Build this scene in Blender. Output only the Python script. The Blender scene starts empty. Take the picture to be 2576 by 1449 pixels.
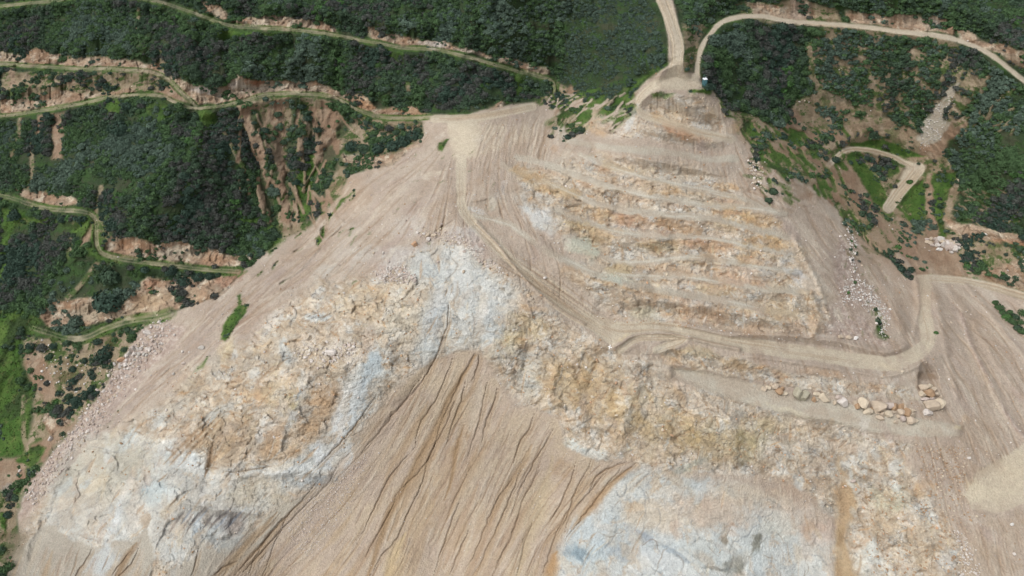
import bpy, math, random
import numpy as np

# ------------------------------------------------------------------ camera, sky, sun, exposure
C = bpy.context.scene
COL = C.collection
PITCH = math.radians(38.0)
CAMZ = 150.0
F = 1288.0 / math.tan(math.radians(35.0))      # focal length in survey pixels (frame is 2576 x 1449 of them)
cam_d = bpy.data.cameras.new("camera")
cam_d.sensor_width = 36.0
cam_d.angle = math.radians(70.0)
cam_d.clip_start = 0.5
cam_d.clip_end = 20000.0
cam = bpy.data.objects.new("camera", cam_d)
cam.location = (0, 0, CAMZ)
cam.rotation_euler = (math.pi / 2 - PITCH, 0, 0)
COL.objects.link(cam)
C.camera = cam

SUN_EL, SUN_AZ = math.radians(56), math.radians(-115)   # azimuth measured from +Y towards +X
w = bpy.data.worlds.new("World")
C.world = w
w.use_nodes = True
nt = w.node_tree
bg = nt.nodes["Background"]
sky = nt.nodes.new("ShaderNodeTexSky")
sky.sky_type = 'NISHITA'
sky.sun_disc = False
sky.sun_elevation = SUN_EL
sky.sun_rotation = SUN_AZ
sky.air_density = 1.0
sky.dust_density = 4.0
hs = nt.nodes.new("ShaderNodeHueSaturation")
hs.inputs["Saturation"].default_value = 0.22            # cloud cover takes the blue out of the sky light
nt.links.new(sky.outputs[0], hs.inputs["Color"])
nt.links.new(hs.outputs[0], bg.inputs[0])
bg.inputs[1].default_value = 0.15
sd = bpy.data.lights.new("sun", 'SUN')
sd.energy = 1.0
sd.angle = math.radians(28)
sd.color = (1.0, 0.98, 0.955)
sun = bpy.data.objects.new("sun", sd)
sun.rotation_euler = (math.pi / 2 - SUN_EL, 0, math.pi - SUN_AZ)
COL.objects.link(sun)
C.view_settings.view_transform = 'Standard'
C.view_settings.look = 'None'
C.view_settings.exposure = 0.36
C.view_settings.gamma = 1.0
C.cycles.max_bounces = 4
C.cycles.diffuse_bounces = 3

# ------------------------------------------------------------------ numeric helpers
RNG = np.random.default_rng(7)
random.seed(7)
f32 = np.float32
_tab = RNG.random((8, 256, 256)).astype(f32) * 2 * np.pi
_gx, _gy = np.cos(_tab), np.sin(_tab)

def noise(x, y, seed=0):
    """gradient noise, about -1..1"""
    s = seed % 8
    x = x + f32(seed * 17.31); y = y + f32(seed * 9.77)
    xi = np.floor(x).astype(np.int32); yi = np.floor(y).astype(np.int32)
    fx = (x - xi).astype(f32); fy = (y - yi).astype(f32)
    u = fx * fx * fx * (fx * (fx * 6 - 15) + 10); v = fy * fy * fy * (fy * (fy * 6 - 15) + 10)
    gx, gy = _gx[s], _gy[s]
    def g(ix, iy, dx, dy):
        a = ix & 255; b = iy & 255
        return gx[a, b] * dx + gy[a, b] * dy
    n00 = g(xi, yi, fx, fy); n10 = g(xi + 1, yi, fx - 1, fy)
    n01 = g(xi, yi + 1, fx, fy - 1); n11 = g(xi + 1, yi + 1, fx - 1, fy - 1)
    a = n00 + u * (n10 - n00); b = n01 + u * (n11 - n01)
    return (a + v * (b - a)) * f32(1.5)

def fbm(x, y, wl, octv=4, seed=0, gain=0.5):
    out = 0; amp = 1.0; tot = 0; fr = 1.0 / wl
    for i in range(octv):
        out = out + amp * noise(x * f32(fr), y * f32(fr), seed + i)
        tot += amp; amp *= gain; fr *= 2.07
    return (out / f32(tot ** 0.75)).astype(f32)

def ridged(x, y, wl, octv=4, seed=0, gain=0.55):
    out = 0; amp = 1.0; tot = 0; fr = 1.0 / wl
    for i in range(octv):
        out = out + amp * (1 - np.abs(noise(x * f32(fr), y * f32(fr), seed + i)) * 2)
        tot += amp; amp *= gain; fr *= 2.13
    return (out / f32(tot)).astype(f32)

def facets(x, y, cell, seed=0):
    """broken rock: random tilted blocks; returns height (in cells), a random number per block, distance to the joint"""
    r = np.random.default_rng(900 + seed).random((5, 256, 256)).astype(f32)
    x = x / f32(cell); y = y / f32(cell)
    xi = np.floor(x).astype(np.int32); yi = np.floor(y).astype(np.int32)
    b1 = np.full(x.shape, 9, f32); b2 = np.full(x.shape, 9, f32); hh = np.zeros(x.shape, f32); cr = np.zeros(x.shape, f32)
    for oy in (-1, 0, 1):
        for ox in (-1, 0, 1):
            a = (xi + ox) & 255; b = (yi + oy) & 255
            dx = x - (xi + ox + r[0][a, b]); dy = y - (yi + oy + r[1][a, b])
            d = dx * dx + dy * dy
            m = d < b1
            b2 = np.where(m, b1, np.minimum(b2, d)); b1 = np.where(m, d, b1)
            hh = np.where(m, (r[2][a, b] - .5) * 1.3 * dx + (r[3][a, b] - .5) * 1.3 * dy + (r[4][a, b] - .5) * .55, hh)
            cr = np.where(m, r[4][b, a], cr)
    return hh, cr, np.sqrt(b2) - np.sqrt(b1)

def sstep(a, b, x):
    t = np.clip((x - a) / (b - a), 0, 1)
    return (t * t * (3 - 2 * t)).astype(f32)

# ------------------------------------------------------------------ the survey grid: a map of ground heights
ST = 2.0
U0, U1, V0, V1 = -260.0, 2836.0, -150.0, 1600.0
us = np.arange(U0, U1 + 1, ST, dtype=f32); vs = np.arange(V0, V1 + 1, ST, dtype=f32)
W_, H_ = len(us), len(vs)
UU, VV = np.meshgrid(us, vs)
sp, cp = math.sin(PITCH), math.cos(PITCH)
def ray(u, v):
    x = (u - 1288.0) / F; y = -(v - 724.5) / F
    return x, cp + y * sp, -sp + y * cp
DX, DY, DZ = [a.astype(f32) for a in ray(UU, VV)]

SL = math.radians(19.0); R0 = 196.0
pn = (0.0, -math.sin(SL), math.cos(SL))
pd = pn[1] * cp * R0 + pn[2] * (-sp) * R0
t0 = pd / (pn[1] * DY + pn[2] * DZ)
Z = (CAMZ + t0 * DZ).astype(f32)
GX = (t0 * DX).astype(f32); GS = (np.hypot(t0 * DY, t0 * DZ + 0) ).astype(f32)
GS = ((t0 * DY) * math.cos(SL) + (t0 * DZ + CAMZ) * math.sin(SL)).astype(f32)   # metres across and up the hillside
RPX = (np.sqrt(DX**2 + DY**2 + DZ**2) * t0 / F).astype(f32)                       # metres per survey pixel

# broad form of the hill: height offsets in metres at surveyed spots
CTRL = [(1690,100,16),(1700,215,13),(1740,330,9),(1640,330,9),(1720,390,9),(1600,400,12),(1450,330,6),(1300,300,4),(1180,330,6),(1160,500,10),(1290,650,11),
 (1700,600,9),(1900,700,8),(1980,450,6),(2080,640,3),(2200,800,-3),(2300,700,-10),(2250,560,-15),(2200,400,-19),(2340,430,-19),(2370,600,-17),(2480,700,-14),
 (2576,800,-10),(2450,500,-8),(2560,400,3),(2560,150,10),(2300,120,2),(2100,150,-2),(1900,180,2),(2050,330,-12),(1950,300,-2),(2800,300,12),(2800,900,-6),
 (1500,100,6),(1330,220,-5),(1400,240,-6),(1100,180,4),(900,100,5),(700,60,6),(450,130,5),(100,80,0),(-150,100,-4),(1000,350,-3),(870,400,-8),(760,350,-7),
 (720,560,-12),(640,640,-10),(500,400,1),(350,500,2),(250,350,-2),(80,400,-9),(60,620,-14),(-150,600,-18),(300,620,-4),(450,720,-8),(250,780,-11),(100,820,-15),
 (100,1000,-20),(-100,1100,-25),(20,1300,-22),(300,900,-13),(500,850,-3),(700,750,2),(950,600,7),(1000,480,7),(560,1000,-1),(700,1000,3),(400,1150,-5),(250,1300,-11),
 (900,900,8),(1100,760,10),(1250,850,9),(1210,900,5),(1000,1100,-4),(850,1300,-12),(700,1500,-19),(1100,1400,-15),(1350,1250,-9),(1500,1200,-2),(1450,1050,4),(1600,950,7),
 (1800,1060,4),(1700,1250,-2),(1600,1400,-9),(1900,1300,-5),(2000,1500,-12),(2110,1300,-8),(2200,1250,-4),(2300,1150,0),(2400,1080,-1),(2150,1000,2),(2000,880,4),(2300,880,-1),
 (2500,1000,-5),(2500,1250,-3),(2576,1400,-4),(2800,1400,-4),(1300,-100,14),(300,-100,8),(2200,-100,14)]
cu = np.array([c[0] for c in CTRL], float); cv = np.array([c[1] for c in CTRL], float); cz = np.array([c[2] for c in CTRL], float)
def rbf_w():
    d = np.hypot(cu[:, None] - cu[None], cv[:, None] - cv[None]) / 220.0
    A = np.exp(-d) + 0.04 * np.eye(len(cu))
    return np.linalg.solve(A, cz)
_w = rbf_w()
gu, gv = np.meshgrid(us[::8], vs[::8])
dzc = np.zeros(gu.shape)
for a, b, c in zip(cu, cv, _w):
    dzc += c * np.exp(-np.sqrt((gu - a) ** 2 + (gv - b) ** 2 + 900) / 220.0)
def upsample(c, step=8):
    r = np.arange(H_) / step; k = np.arange(W_) / step
    r0 = np.clip(r.astype(int), 0, c.shape[0] - 2); k0 = np.clip(k.astype(int), 0, c.shape[1] - 2)
    fr = np.clip(r - r0, 0, 1)[:, None]; fk = np.clip(k - k0, 0, 1)[None]
    a = c[r0][:, k0]; b = c[r0][:, k0 + 1]; d = c[r0 + 1][:, k0]; e = c[r0 + 1][:, k0 + 1]
    return ((a * (1 - fk) + b * fk) * (1 - fr) + (d * (1 - fk) + e * fk) * fr).astype(f32)
Z += upsample(dzc)

# warped coordinates give traced outlines a natural ragged edge
n1 = fbm(GX, GS, 7.0, 4, 1, 0.6); n2 = fbm(GX, GS, 7.0, 4, 5, 0.6)
WU = UU + n1 * 13; WV = VV + n2 * 11
SU = UU + n1 * 2.6; SV = VV + n2 * 2.2
del n1, n2

def win(x0, x1, y0, y1):
    i0 = int(max(0, (y0 - V0) // ST)); i1 = int(min(H_, (y1 - V0) // ST + 2))
    j0 = int(max(0, (x0 - U0) // ST)); j1 = int(min(W_, (x1 - U0) // ST + 2))
    return (slice(i0, i1), slice(j0, j1)) if i1 > i0 and j1 > j0 else None

def poly_mask(pts, soft=6.0, tight=False):
    p = np.array(pts, f32); pad = soft + (5 if tight else 26)
    s = win(p[:, 0].min() - pad, p[:, 0].max() + pad, p[:, 1].min() - pad, p[:, 1].max() + pad)
    if s is None: return None, None
    X = (SU if tight else WU)[s]; Y = (SV if tight else WV)[s]
    inside = np.zeros(X.shape, bool); dist = np.full(X.shape, 1e9, f32)
    n = len(p)
    for k in range(n):
        ax, ay = p[k]; bx, by = p[(k + 1) % n]
        if ay != by:
            c = ((ay > Y) != (by > Y)) & (X < (bx - ax) * (Y - ay) / (by - ay) + ax)
            inside ^= c
        ex, ey = bx - ax, by - ay; L = ex * ex + ey * ey + 1e-6
        t = np.clip(((X - ax) * ex + (Y - ay) * ey) / L, 0, 1)
        dist = np.minimum(dist, (X - ax - t * ex) ** 2 + (Y - ay - t * ey) ** 2)
    sd_ = np.sqrt(dist) * np.where(inside, -1, 1)
    return s, 1 - sstep(-soft, soft, sd_)

def resample(pts, step=8.0, closed=False):
    p = np.array(pts, float)
    # Catmull-Rom through the traced points
    q = [2 * p[0] - p[1]] + list(p) + [2 * p[-1] - p[-2]]
    out = []
    for k in range(1, len(q) - 2):
        a, b, c, d = q[k - 1], q[k], q[k + 1], q[k + 2]
        n = max(1, int(np.hypot(*(c - b)) / step))
        for t in np.arange(n) / n:
            out.append(0.5 * ((2 * b) + (c - a) * t + (2 * a - 5 * b + 4 * c - d) * t * t + (3 * b - a - 3 * c + d) * t ** 3))
    out.append(q[-2])
    return np.array(out)

def line_field(p, reach, vals=None, X=None, Y=None):
    """distance to a polyline, the side (+ above / -below in v) and an interpolated value, in a window"""
    s = win(p[:, 0].min() - reach, p[:, 0].max() + reach, p[:, 1].min() - reach, p[:, 1].max() + reach)
    if s is None: return None
    X = SU if X is None else X; Y = SV if Y is None else Y
    r0, c0 = s[0].start, s[1].start
    sh = (s[0].stop - r0, s[1].stop - c0)
    D = np.full(sh, 1e9, f32); VL = np.zeros(sh, f32); SD = np.zeros(sh, f32)
    for k in range(len(p) - 1):
        ax, ay = p[k]; bx, by = p[k + 1]
        q = win(min(ax, bx) - reach, max(ax, bx) + reach, min(ay, by) - reach, max(ay, by) + reach)
        if q is None: continue
        l = (slice(q[0].start - r0, q[0].stop - r0), slice(q[1].start - c0, q[1].stop - c0))
        x = X[q]; y = Y[q]
        ex, ey = bx - ax, by - ay; L = ex * ex + ey * ey + 1e-6
        t = np.clip(((x - ax) * ex + (y - ay) * ey) / L, 0, 1)
        dx = x - ax - t * ex; dy = y - ay - t * ey
        d = np.sqrt(dx * dx + dy * dy)
        m = d < D[l]
        D[l] = np.where(m, d, D[l])
        SD[l] = np.where(m, np.where(abs(ex) > abs(ey) * 0.5, -dy, dx * 0), SD[l])
        if vals is not None:
            VL[l] = np.where(m, vals[k] * (1 - t) + vals[k + 1] * t, VL[l])
    return s, D, SD, VL

def zsample(A, u, v):
    x = np.clip((np.asarray(u) - U0) / ST, 0, W_ - 1.001); y = np.clip((np.asarray(v) - V0) / ST, 0, H_ - 1.001)
    i = y.astype(int); j = x.astype(int); fy = y - i; fx = x - j
    return (A[i, j] * (1 - fx) + A[i, j + 1] * fx) * (1 - fy) + (A[i + 1, j] * (1 - fx) + A[i + 1, j + 1] * fx) * fy

# ------------------------------------------------------------------ kinds of ground
NAMES = "scrubg grass earth bank talus rubble orock wrock sand road track gravel wet mixed greysand".split()
K = {n: i for i, n in enumerate(NAMES)}
CLS = np.zeros((len(NAMES), H_, W_), f32)
CLS[K["scrubg"]] = 1
SCRUB = np.ones((H_, W_), f32)          # how thickly shrubs stand
TREE = np.ones((H_, W_), f32)
HARD = np.zeros((H_, W_), f32)          # smoothed by machines

def put(name, s, m, scrub=0.0):
    CLS[(slice(None),) + s] *= (1 - m)
    CLS[(K[name],) + s] += m
    if scrub is not None:
        SCRUB[s] = SCRUB[s] * (1 - m) + scrub * m

def area(name, pts, soft=6, tight=False, scrub=0.0, op=1.0):
    s, m = poly_mask(pts, soft, tight)
    if s is not None: put(name, s, m * op, scrub)

def flip(name, lst, **k):
    for pts in lst: area(name, pts, **k)

QUARRY = [(-60,1640),(13,1440),(50,1366),(43,1299),(67,1233),(93,1186),(160,1109),(213,1036),(260,979),(300,913),(320,873),(353,836),(400,800),(467,773),(540,746),
 (580,716),(610,683),(653,646),(710,600),(777,570),(807,540),(853,490),(880,440),(925,427),(992,410),(1046,367),(1066,333),(1060,298),(1092,287),(1176,288),(1209,277),
 (1259,267),(1339,257),(1390,262),(1430,285),(1440,320),(1470,330),(1500,300),(1540,280),(1592,235),(1642,187),(1680,165),(1680,100),(1669,33),(1655,-40),(1640,-200),(1680,-200),(1690,-20),(1708,60),(1718,130),
 (1722,180),(1760,185),(1772,215),(1790,225),(1820,262),(1844,283),(1860,330),(1934,413),(2017,450),(2070,490),(2110,530),(2150,580),(2210,640),(2240,655),(2280,700),(2330,696),(2400,700),
 (2480,715),(2576,745),(2900,800),(2900,1700),(-60,1700)]
area("talus", QUARRY, 4, tight=True)

# --- vegetated slopes: patches of grass, bare earth and cut banks
flip("grass", [
 [(-260,770),(60,785),(95,800),(100,830),(60,850),(45,900),(90,960),(75,1040),(70,1150),(0,1148),(-260,1200)],
 [(0,520),(60,530),(100,545),(170,560),(228,545),(235,600),(200,600),(150,565),(60,560),(30,600),(10,700),(0,700)],
 [(225,620),(250,640),(300,662),(270,690),(215,670)],
 [(400,255),(440,250),(445,300),(400,300)],[(272,252),(312,250),(300,290),(262,280)],
 [(495,278),(545,285),(540,318),(500,310)],[(390,262),(360,270),(380,290)],
 [(560,70),(620,78),(690,84),(700,95),(600,92),(560,105),(548,90)],
 [(980,122),(1015,125),(1000,150),(975,140)],
 [(1290,180),(1320,195),(1310,240),(1295,235)],
 [(1682,160),(1640,190),(1590,225),(1540,260),(1500,290),(1510,270),(1570,225),(1620,190),(1660,165)],
 [(1470,250),(1520,250),(1490,285),(1470,290)],
 [(600,540),(650,548),(640,560),(600,555)],
 [(1790,70),(1850,50),(1850,44),(1810,52)],
 [(880,320),(920,310),(960,330),(1000,350),(980,365),(900,350)],
 [(665,620),(700,600),(712,605),(680,635)],[(765,540),(800,530),(790,560),(755,575)]],
 soft=9, scrub=0.12)
flip("mixed", [
 [(1844,283),(1900,290),(1960,325),(2015,240),(2100,245),(2200,290),(2310,310),(2345,330),(2390,400),(2420,470),(2385,560),(2450,600),(2600,640),(2900,700),(2900,800),(2576,745),
  (2480,715),(2400,700),(2290,700),(2240,640),(2150,560),(2060,480),(1934,413),(1860,340)],
 [(60,850),(130,850),(200,860),(310,830),(350,820),(400,800),(353,836),(300,913),(260,979),(213,1036),(160,1109),(110,1160),(60,1170),(80,1040),(95,960),(50,900)],
 [(590,262),(670,245),(740,240),(820,250),(862,275),(875,330),(850,400),(880,440),(853,490),(807,540),(777,570),(705,602),(690,540),(650,430),(612,330)],
 [(869,300),(900,285),(1000,302),(1062,303),(1066,330),(1040,370),(960,385),(870,380)],
 [(1340,257),(1405,205),(1440,240),(1500,260),(1560,250),(1600,232),(1540,285),(1500,310),(1470,335),(1440,330),(1420,290)],
 [(1720,60),(1775,60),(1760,120),(1740,180),(1722,180)],
 [(230,560),(262,540),(270,600),(240,620)],[(60,180),(400,180),(410,235),(200,255),(60,275),(0,285),(0,180)],
 [(2090,60),(2370,95),(2420,130),(2430,180),(2390,230),(2340,280),(2200,290),(2100,245),(2060,240),(2035,120)],
 [(2440,170),(2500,190),(2450,260),(2400,320),(2380,300),(2400,240)],
 [(1850,10),(1990,0),(2100,20),(2130,60),(1980,58),(1860,48)],
 [(-260,1148),(60,1150),(110,1165),(60,1240),(40,1300),(45,1366),(-60,1640),(-260,1640)],
 [(2480,750),(2576,775),(2900,830),(2900,1000),(2576,850),(2530,800)]],
 soft=8, scrub=0.30)
area("mixed", [(2488,742),(2530,748),(2576,795),(2700,880),(2700,950),(2576,850),(2525,805)], soft=5, scrub=.7)
area("mixed", [(2035,110),(2080,60),(2380,95),(2440,140),(2400,230),(2330,290),(2190,270),(2090,240),(2030,200)], soft=10, scrub=0.72)
area("scrubg", [(150,620),(215,640),(280,660),(420,668),(560,680),(500,700),(370,700),(300,765),(150,760),(110,770),(100,700)], soft=8, scrub=0.55)
flip("earth", [
 [(2330,330),(2380,315),(2435,308),(2400,350),(2370,400),(2300,405),(2320,360)],
 [(128,284),(160,282),(158,400),(130,402)],[(92,290),(118,290),(106,340),(92,345)],[(22,172),(42,172),(36,215),(18,232)],
 [(170,180),(188,190),(182,215),(172,212)],
 [(2200,560),(2260,540),(2330,600),(2420,640),(2440,690),(2350,700),(2290,690),(2230,620)],
 [(2110,430),(2130,400),(2160,440),(2210,520),(2240,560),(2200,560),(2150,520)],
 [(2165,385),(2215,395),(2225,430),(2240,440),(2200,425)],
 [(2335,455),(2380,440),(2410,470),(2370,500)],
 [(60,890),(100,880),(130,940),(150,1000),(110,1010),(75,950)],
 [(70,1130),(180,1060),(210,1035),(160,1100),(110,1160)],
 [(-200,1150),(60,1155),(62,1210),(30,1230),(-200,1240)],
 [(400,230),(415,205),(445,225),(475,262),(430,255)],
 [(600,270),(650,265),(672,400),(690,560),(675,560),(650,450),(625,350)],
 [(690,250),(720,245),(705,330),(720,450),(735,560),(705,560),(692,430)],
 [(800,250),(860,275),(870,330),(830,400),(780,450),(745,570),(735,560),(765,430),(800,330)],
 [(205,600),(232,570),(225,615),(205,620)],
 [(1380,265),(1440,215),(1475,250),(1440,290),(1400,300)],
 [(1960,320),(2000,270),(2030,320),(2070,350),(2030,370),(1980,360)],
 [(2330,440),(2350,470),(2360,560),(2370,600),(2330,600),(2328,520)]],
 soft=7, scrub=0.10)
flip("bank", [
 [(490,10),(520,5),(560,20),(590,42),(620,46),(680,36),(740,42),(800,55),(850,68),(850,86),(730,72),(620,66),(560,50),(510,25)],
 [(920,66),(945,72),(960,88),(1000,84),(1060,98),(1110,103),(1170,122),(1240,138),(1250,148),(1180,138),(1100,122),(1020,115),(935,102)],
 [(1250,138),(1290,148),(1330,160),(1375,170),(1385,192),(1340,185),(1290,168),(1250,155)],
 [(-260,120),(0,130),(60,135),(95,120),(130,135),(190,145),(260,140),(320,150),(380,160),(415,155),(418,190),(330,178),(200,170),(100,163),(-260,160)],
 [(0,245),(50,248),(90,235),(150,228),(190,232),(260,240),(330,220),(348,232),(260,245),(180,262),(80,280),(0,288)],
 [(405,200),(430,188),(480,208),(520,212),(570,220),(600,192),(640,198),(720,202),(790,208),(850,222),(865,250),(780,236),(700,234),(640,244),(590,254),(520,264),(480,260),(450,225)],
 [(859,225),(900,235),(930,252),(950,278),(1000,270),(1040,265),(1060,280),(1090,285),(1076,299),(1010,300),(950,292),(900,270),(859,250)],
 [(1230,270),(1260,250),(1275,260),(1260,275)],
 [(30,480),(60,476),(130,483),(180,493),(205,515),(130,522),(80,507)],
 [(262,598),(300,590),(340,600),(380,612),(450,604),(510,618),(570,636),(592,650),(640,640),(655,646),(610,668),(560,672),(480,665),(400,657),(330,648),(270,635)],
 [(95,775),(150,758),(230,752),(310,762),(340,728),(370,700),(420,705),(500,700),(560,693),(608,681),(580,716),(540,746),(467,773),(400,792),(330,805),(250,814),(180,826),(120,820),(95,800)],
 [(2130,28),(2200,28),(2220,42),(2300,36),(2370,42),(2405,62),(2395,86),(2320,80),(2230,70),(2150,60),(2125,45)],
 [(2400,72),(2440,78),(2480,105),(2540,118),(2620,135),(2620,200),(2530,150),(2480,125),(2420,95)],
 [(1880,8),(1960,12),(2050,40),(1980,54),(1900,36)],
 [(2377,546),(2417,560),(2484,576),(2576,590),(2700,600),(2700,640),(2576,620),(2484,608),(2417,590),(2380,570)],
 [(860,384),(900,386),(960,390),(1012,376),(1052,350),(1068,330),(1050,372),(992,412),(925,428),(880,415),(845,400)],
 [(2460,690),(2576,650),(2700,650),(2700,700),(2576,735),(2500,715)],
 [(1985,-10),(2030,-10),(2052,45),(1990,52)],
 [(2330,440),(2400,430),(2430,455),(2410,475),(2360,460)],
 [(110,1030),(160,1040),(180,1060),(130,1090),(95,1060)]],
 soft=5, scrub=0.14)
area("gravel", [(2392,212),(2420,205),(2400,240),(2380,270),(2372,300),(2400,312),(2370,350),(2330,372),(2308,350),(2310,318),(2340,285),(2370,245)], soft=5, scrub=0.0)
area("earth", [(2400,305),(2440,300),(2400,340),(2355,395),(2310,408),(2330,370),(2370,350)], soft=5)
for pts, w1 in [([(640,290),(668,350),(682,430),(700,520)], 12), ([(745,255),(742,330),(728,400),(742,500)], 15), ([(780,285),(795,340),(765,400)], 14), ([(835,395),(805,460),(775,540)], 24), ([(845,262),(872,300),(850,340)], 14), ([(612,330),(650,420),(672,500),(694,560)], 9)]:
    r = line_field(resample(pts), 50, X=WU, Y=WV)
    if r: put("scrubg", r[0], (1 - sstep(w1 * .7, w1 * 1.3, r[1])) * .75, .75)
area("earth", [(2030,240),(2100,252),(2200,290),(2300,310),(2300,360),(2240,365),(2150,350),(2080,330),(2040,300)], soft=16, scrub=.25, op=.5)
# thin scars with a few bushes down the right-hand slope
for pts in [[(2035,110),(2045,180),(2065,250)],[(2085,95),(2110,150),(2130,180)],[(2160,120),(2190,200),(2215,300),(2220,360)],[(2225,140),(2235,190)],[(2300,120),(2310,180)],
            [(2380,140),(2370,200)],[(2260,240),(2280,290),(2300,320)],[(350,20),(345,70)],[(75,340),(80,430),(70,470)],[(50,300),(45,350),(30,390)],[(255,470),(240,540)],
            [(405,130),(410,170)],[(180,600),(170,650)],[(245,660),(200,720),(170,750)],[(60,1000),(60,1100),(75,1130)],[(1025,200),(1030,240)],[(560,330),(590,380),(615,430)]]:
    r = line_field(resample(pts), 22)
    if r: put("mixed", r[0], (1 - sstep(3, 9, r[1])) * 0.85, 0.03)
flip("grass", [
 [(2150,358),(2230,355),(2310,385),(2330,395),(2280,400),(2230,385),(2140,372)],[(2215,390),(2262,400),(2262,430),(2235,445),(2210,420)],
 [(2275,480),(2320,450),(2328,480),(2325,560),(2310,590),(2275,540),(2255,520)],[(2345,440),(2410,430),(2390,480),(2370,520),(2375,600),(2360,600),(2350,540)],
 [(2130,390),(2160,380),(2190,420),(2235,500),(2245,540),(2225,540),(2190,490),(2150,430)],
 [(1960,360),(1990,370),(2010,400),(1990,420),(1960,400)],[(1925,350),(1950,370),(1970,410),(1940,400)],
 [(1870,300),(1900,310),(1920,340),(1880,340)],[(1990,320),(2030,350),(2010,370),(1985,350)],
 [(2105,523),(2125,540),(2148,575),(2150,600),(2135,580),(2110,545)],[(2075,470),(2110,500),(2150,545),(2185,580),(2200,620),(2160,570),(2100,510)],
 [(2050,480),(2060,500),(2050,515)],[(2195,845),(2215,800),(2235,850),(2225,860)],[(2180,740),(2200,760),(2225,800),(2200,790)],[(2145,590),(2155,600),(2150,660),(2140,640)],
 [(2340,692),(2400,700),(2370,706)],[(2490,735),(2520,745),(2576,800),(2640,840),(2640,870),(2576,845),(2520,800),(2492,770)],
 [(600,765),(622,770),(615,800),(590,830),(565,860),(553,855),(565,820),(585,790)],[(596,740),(604,740),(604,768),(598,768)],
 [(490,935),(520,900),(527,898),(505,930),(485,940)],[(232,1085),(300,1030),(308,1028),(260,1075),(238,1090)],
 [(1530,262),(1592,232),(1560,262),(1500,296),(1505,280)],[(1425,300),(1440,305),(1452,330),(1430,333)],
 [(1640,235),(1700,238),(1680,246),(1640,245)],[(1735,225),(1790,225),(1780,242),(1740,232)],[(1603,262),(1612,285),(1640,300),(1610,288)],
 [(1795,240),(1830,270),(1850,300),(1830,290)],[(1925,415),(1950,410),(1945,420)],
 [(860,500),(890,478),(860,515),(820,570),(800,620),(790,600),(830,545)],[(1104,362),(1120,350),(1128,345),(1115,380),(1104,380)],
 [(750,400),(780,380),(800,420),(770,560),(755,560),(745,480)],[(40,1160),(100,1120),(120,1130),(80,1180)],[(0,1290),(14,1300),(10,1340),(0,1330)]],
 soft=4, scrub=0.18)

# --- quarry: rubble, fractured rock, pale rock, sand
area("rubble", [(400,798),(353,836),(320,873),(300,913),(260,979),(213,1036),(160,1109),(93,1186),(50,1250),(44,1310),(90,1290),(120,1240),(190,1160),(230,1110),(300,1040),(350,960),(420,890),(470,830)], soft=12)
area("rubble", [(940,665),(1000,640),(1090,600),(1190,570),(1260,690),(1210,650),(1110,600),(1030,650),(990,705),(940,700)], soft=12)
area("rubble", [(2110,560),(2165,600),(2160,690),(2235,790),(2230,800),(2180,775),(2105,765),(2100,720)], soft=14)
area("rubble", [(1985,800),(2100,770),(2180,790),(2215,850),(2250,880),(2120,850),(1990,845)], soft=14)
area("orock", [(560,880),(620,850),(690,790),(760,740),(800,692),(880,700),(960,695),(1040,640),(1110,612),(1170,620),(1290,700),(1350,745),(1420,805),(1500,850),(1560,885),(1650,905),
 (1700,950),(1850,995),(1980,1030),(2100,1055),(2210,1100),(2110,1160),(2000,1205),(1650,1185),(1600,1165),(1500,1160),(1430,1130),(1400,1055),(1340,1035),(1260,965),(1210,885),(1090,905),
 (960,1010),(880,1130),(800,1210),(640,1330),(560,1400),(400,1480),(0,1500),(40,1400),(60,1330),(110,1240),(190,1140),(260,1085),(350,1045),(440,1000),(470,940),(530,920)], soft=24)
area("orock", [(1300,420),(1420,400),(1560,395),(1760,420),(1900,500),(1960,560),(2010,640),(2060,720),(2085,800),(2080,850),(1900,840),(1700,820),(1560,800),(1480,740),(1420,690),(1480,640),(1380,560),(1300,490)], soft=34)
area("orock", [(1430,250),(1480,330),(1540,345),(1640,350),(1800,370),(1830,330),(1780,260),(1740,240),(1650,245),(1600,280),(1540,300)], soft=12, op=0.75)
area("orock", [(1650,868),(1720,880),(1850,900),(2000,940),(2150,960),(2300,975),(2330,1010),(2200,1000),(2050,985),(1900,955),(1760,930),(1680,910)], soft=5)
area("orock", [(2000,1205),(2100,1160),(2210,1105),(2330,1110),(2420,1150),(2440,1250),(2400,1350),(2460,1470),(2400,1640),(2100,1640),(2095,1300)], soft=10)
area("wrock", [(1500,1270),(1560,1200),(1620,1175),(1720,1200),(1840,1225),(1960,1250),(2040,1280),(2085,1340),(2066,1390),(2095,1449),(2085,1640),(1340,1640),(1390,1400),(1430,1340)], soft=22, op=.92)
area("wrock", [(1050,630),(1110,612),(1160,630),(1220,680),(1300,745),(1280,790),(1270,850),(1240,900),(1190,870),(1110,900),(1060,930),(1040,880),(1070,800),(1060,720),(1020,700)], soft=30, op=0.85)
area("wrock", [(920,880),(965,880),(960,1000),(900,1080),(850,1150),(800,1200),(700,1230),(640,1180),(760,1140),(830,1070),(860,980)], soft=20, op=0.8)
area("wrock", [(200,1100),(330,1090),(430,1130),(500,1170),(640,1190),(780,1200),(640,1320),(450,1420),(300,1400),(200,1400),(100,1330),(130,1220)], soft=30, op=0.65)
area("wrock", [(1310,520),(1340,515),(1400,550),(1390,600),(1340,570)], soft=8, op=0.8)
area("greysand", [(-40,1640),(20,1440),(50,1383),(100,1326),(143,1320),(157,1353),(213,1363),(230,1380),(287,1366),(333,1360),(367,1326),(384,1380),(380,1449),(380,1640)], soft=5)
area("greysand", [(380,1640),(413,1449),(467,1413),(507,1383),(533,1383),(610,1343),(650,1316),(687,1288),(733,1258),(800,1228),(840,1194),(880,1130),(910,1180),(800,1300),(640,1449),(500,1640)], soft=4)
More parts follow.
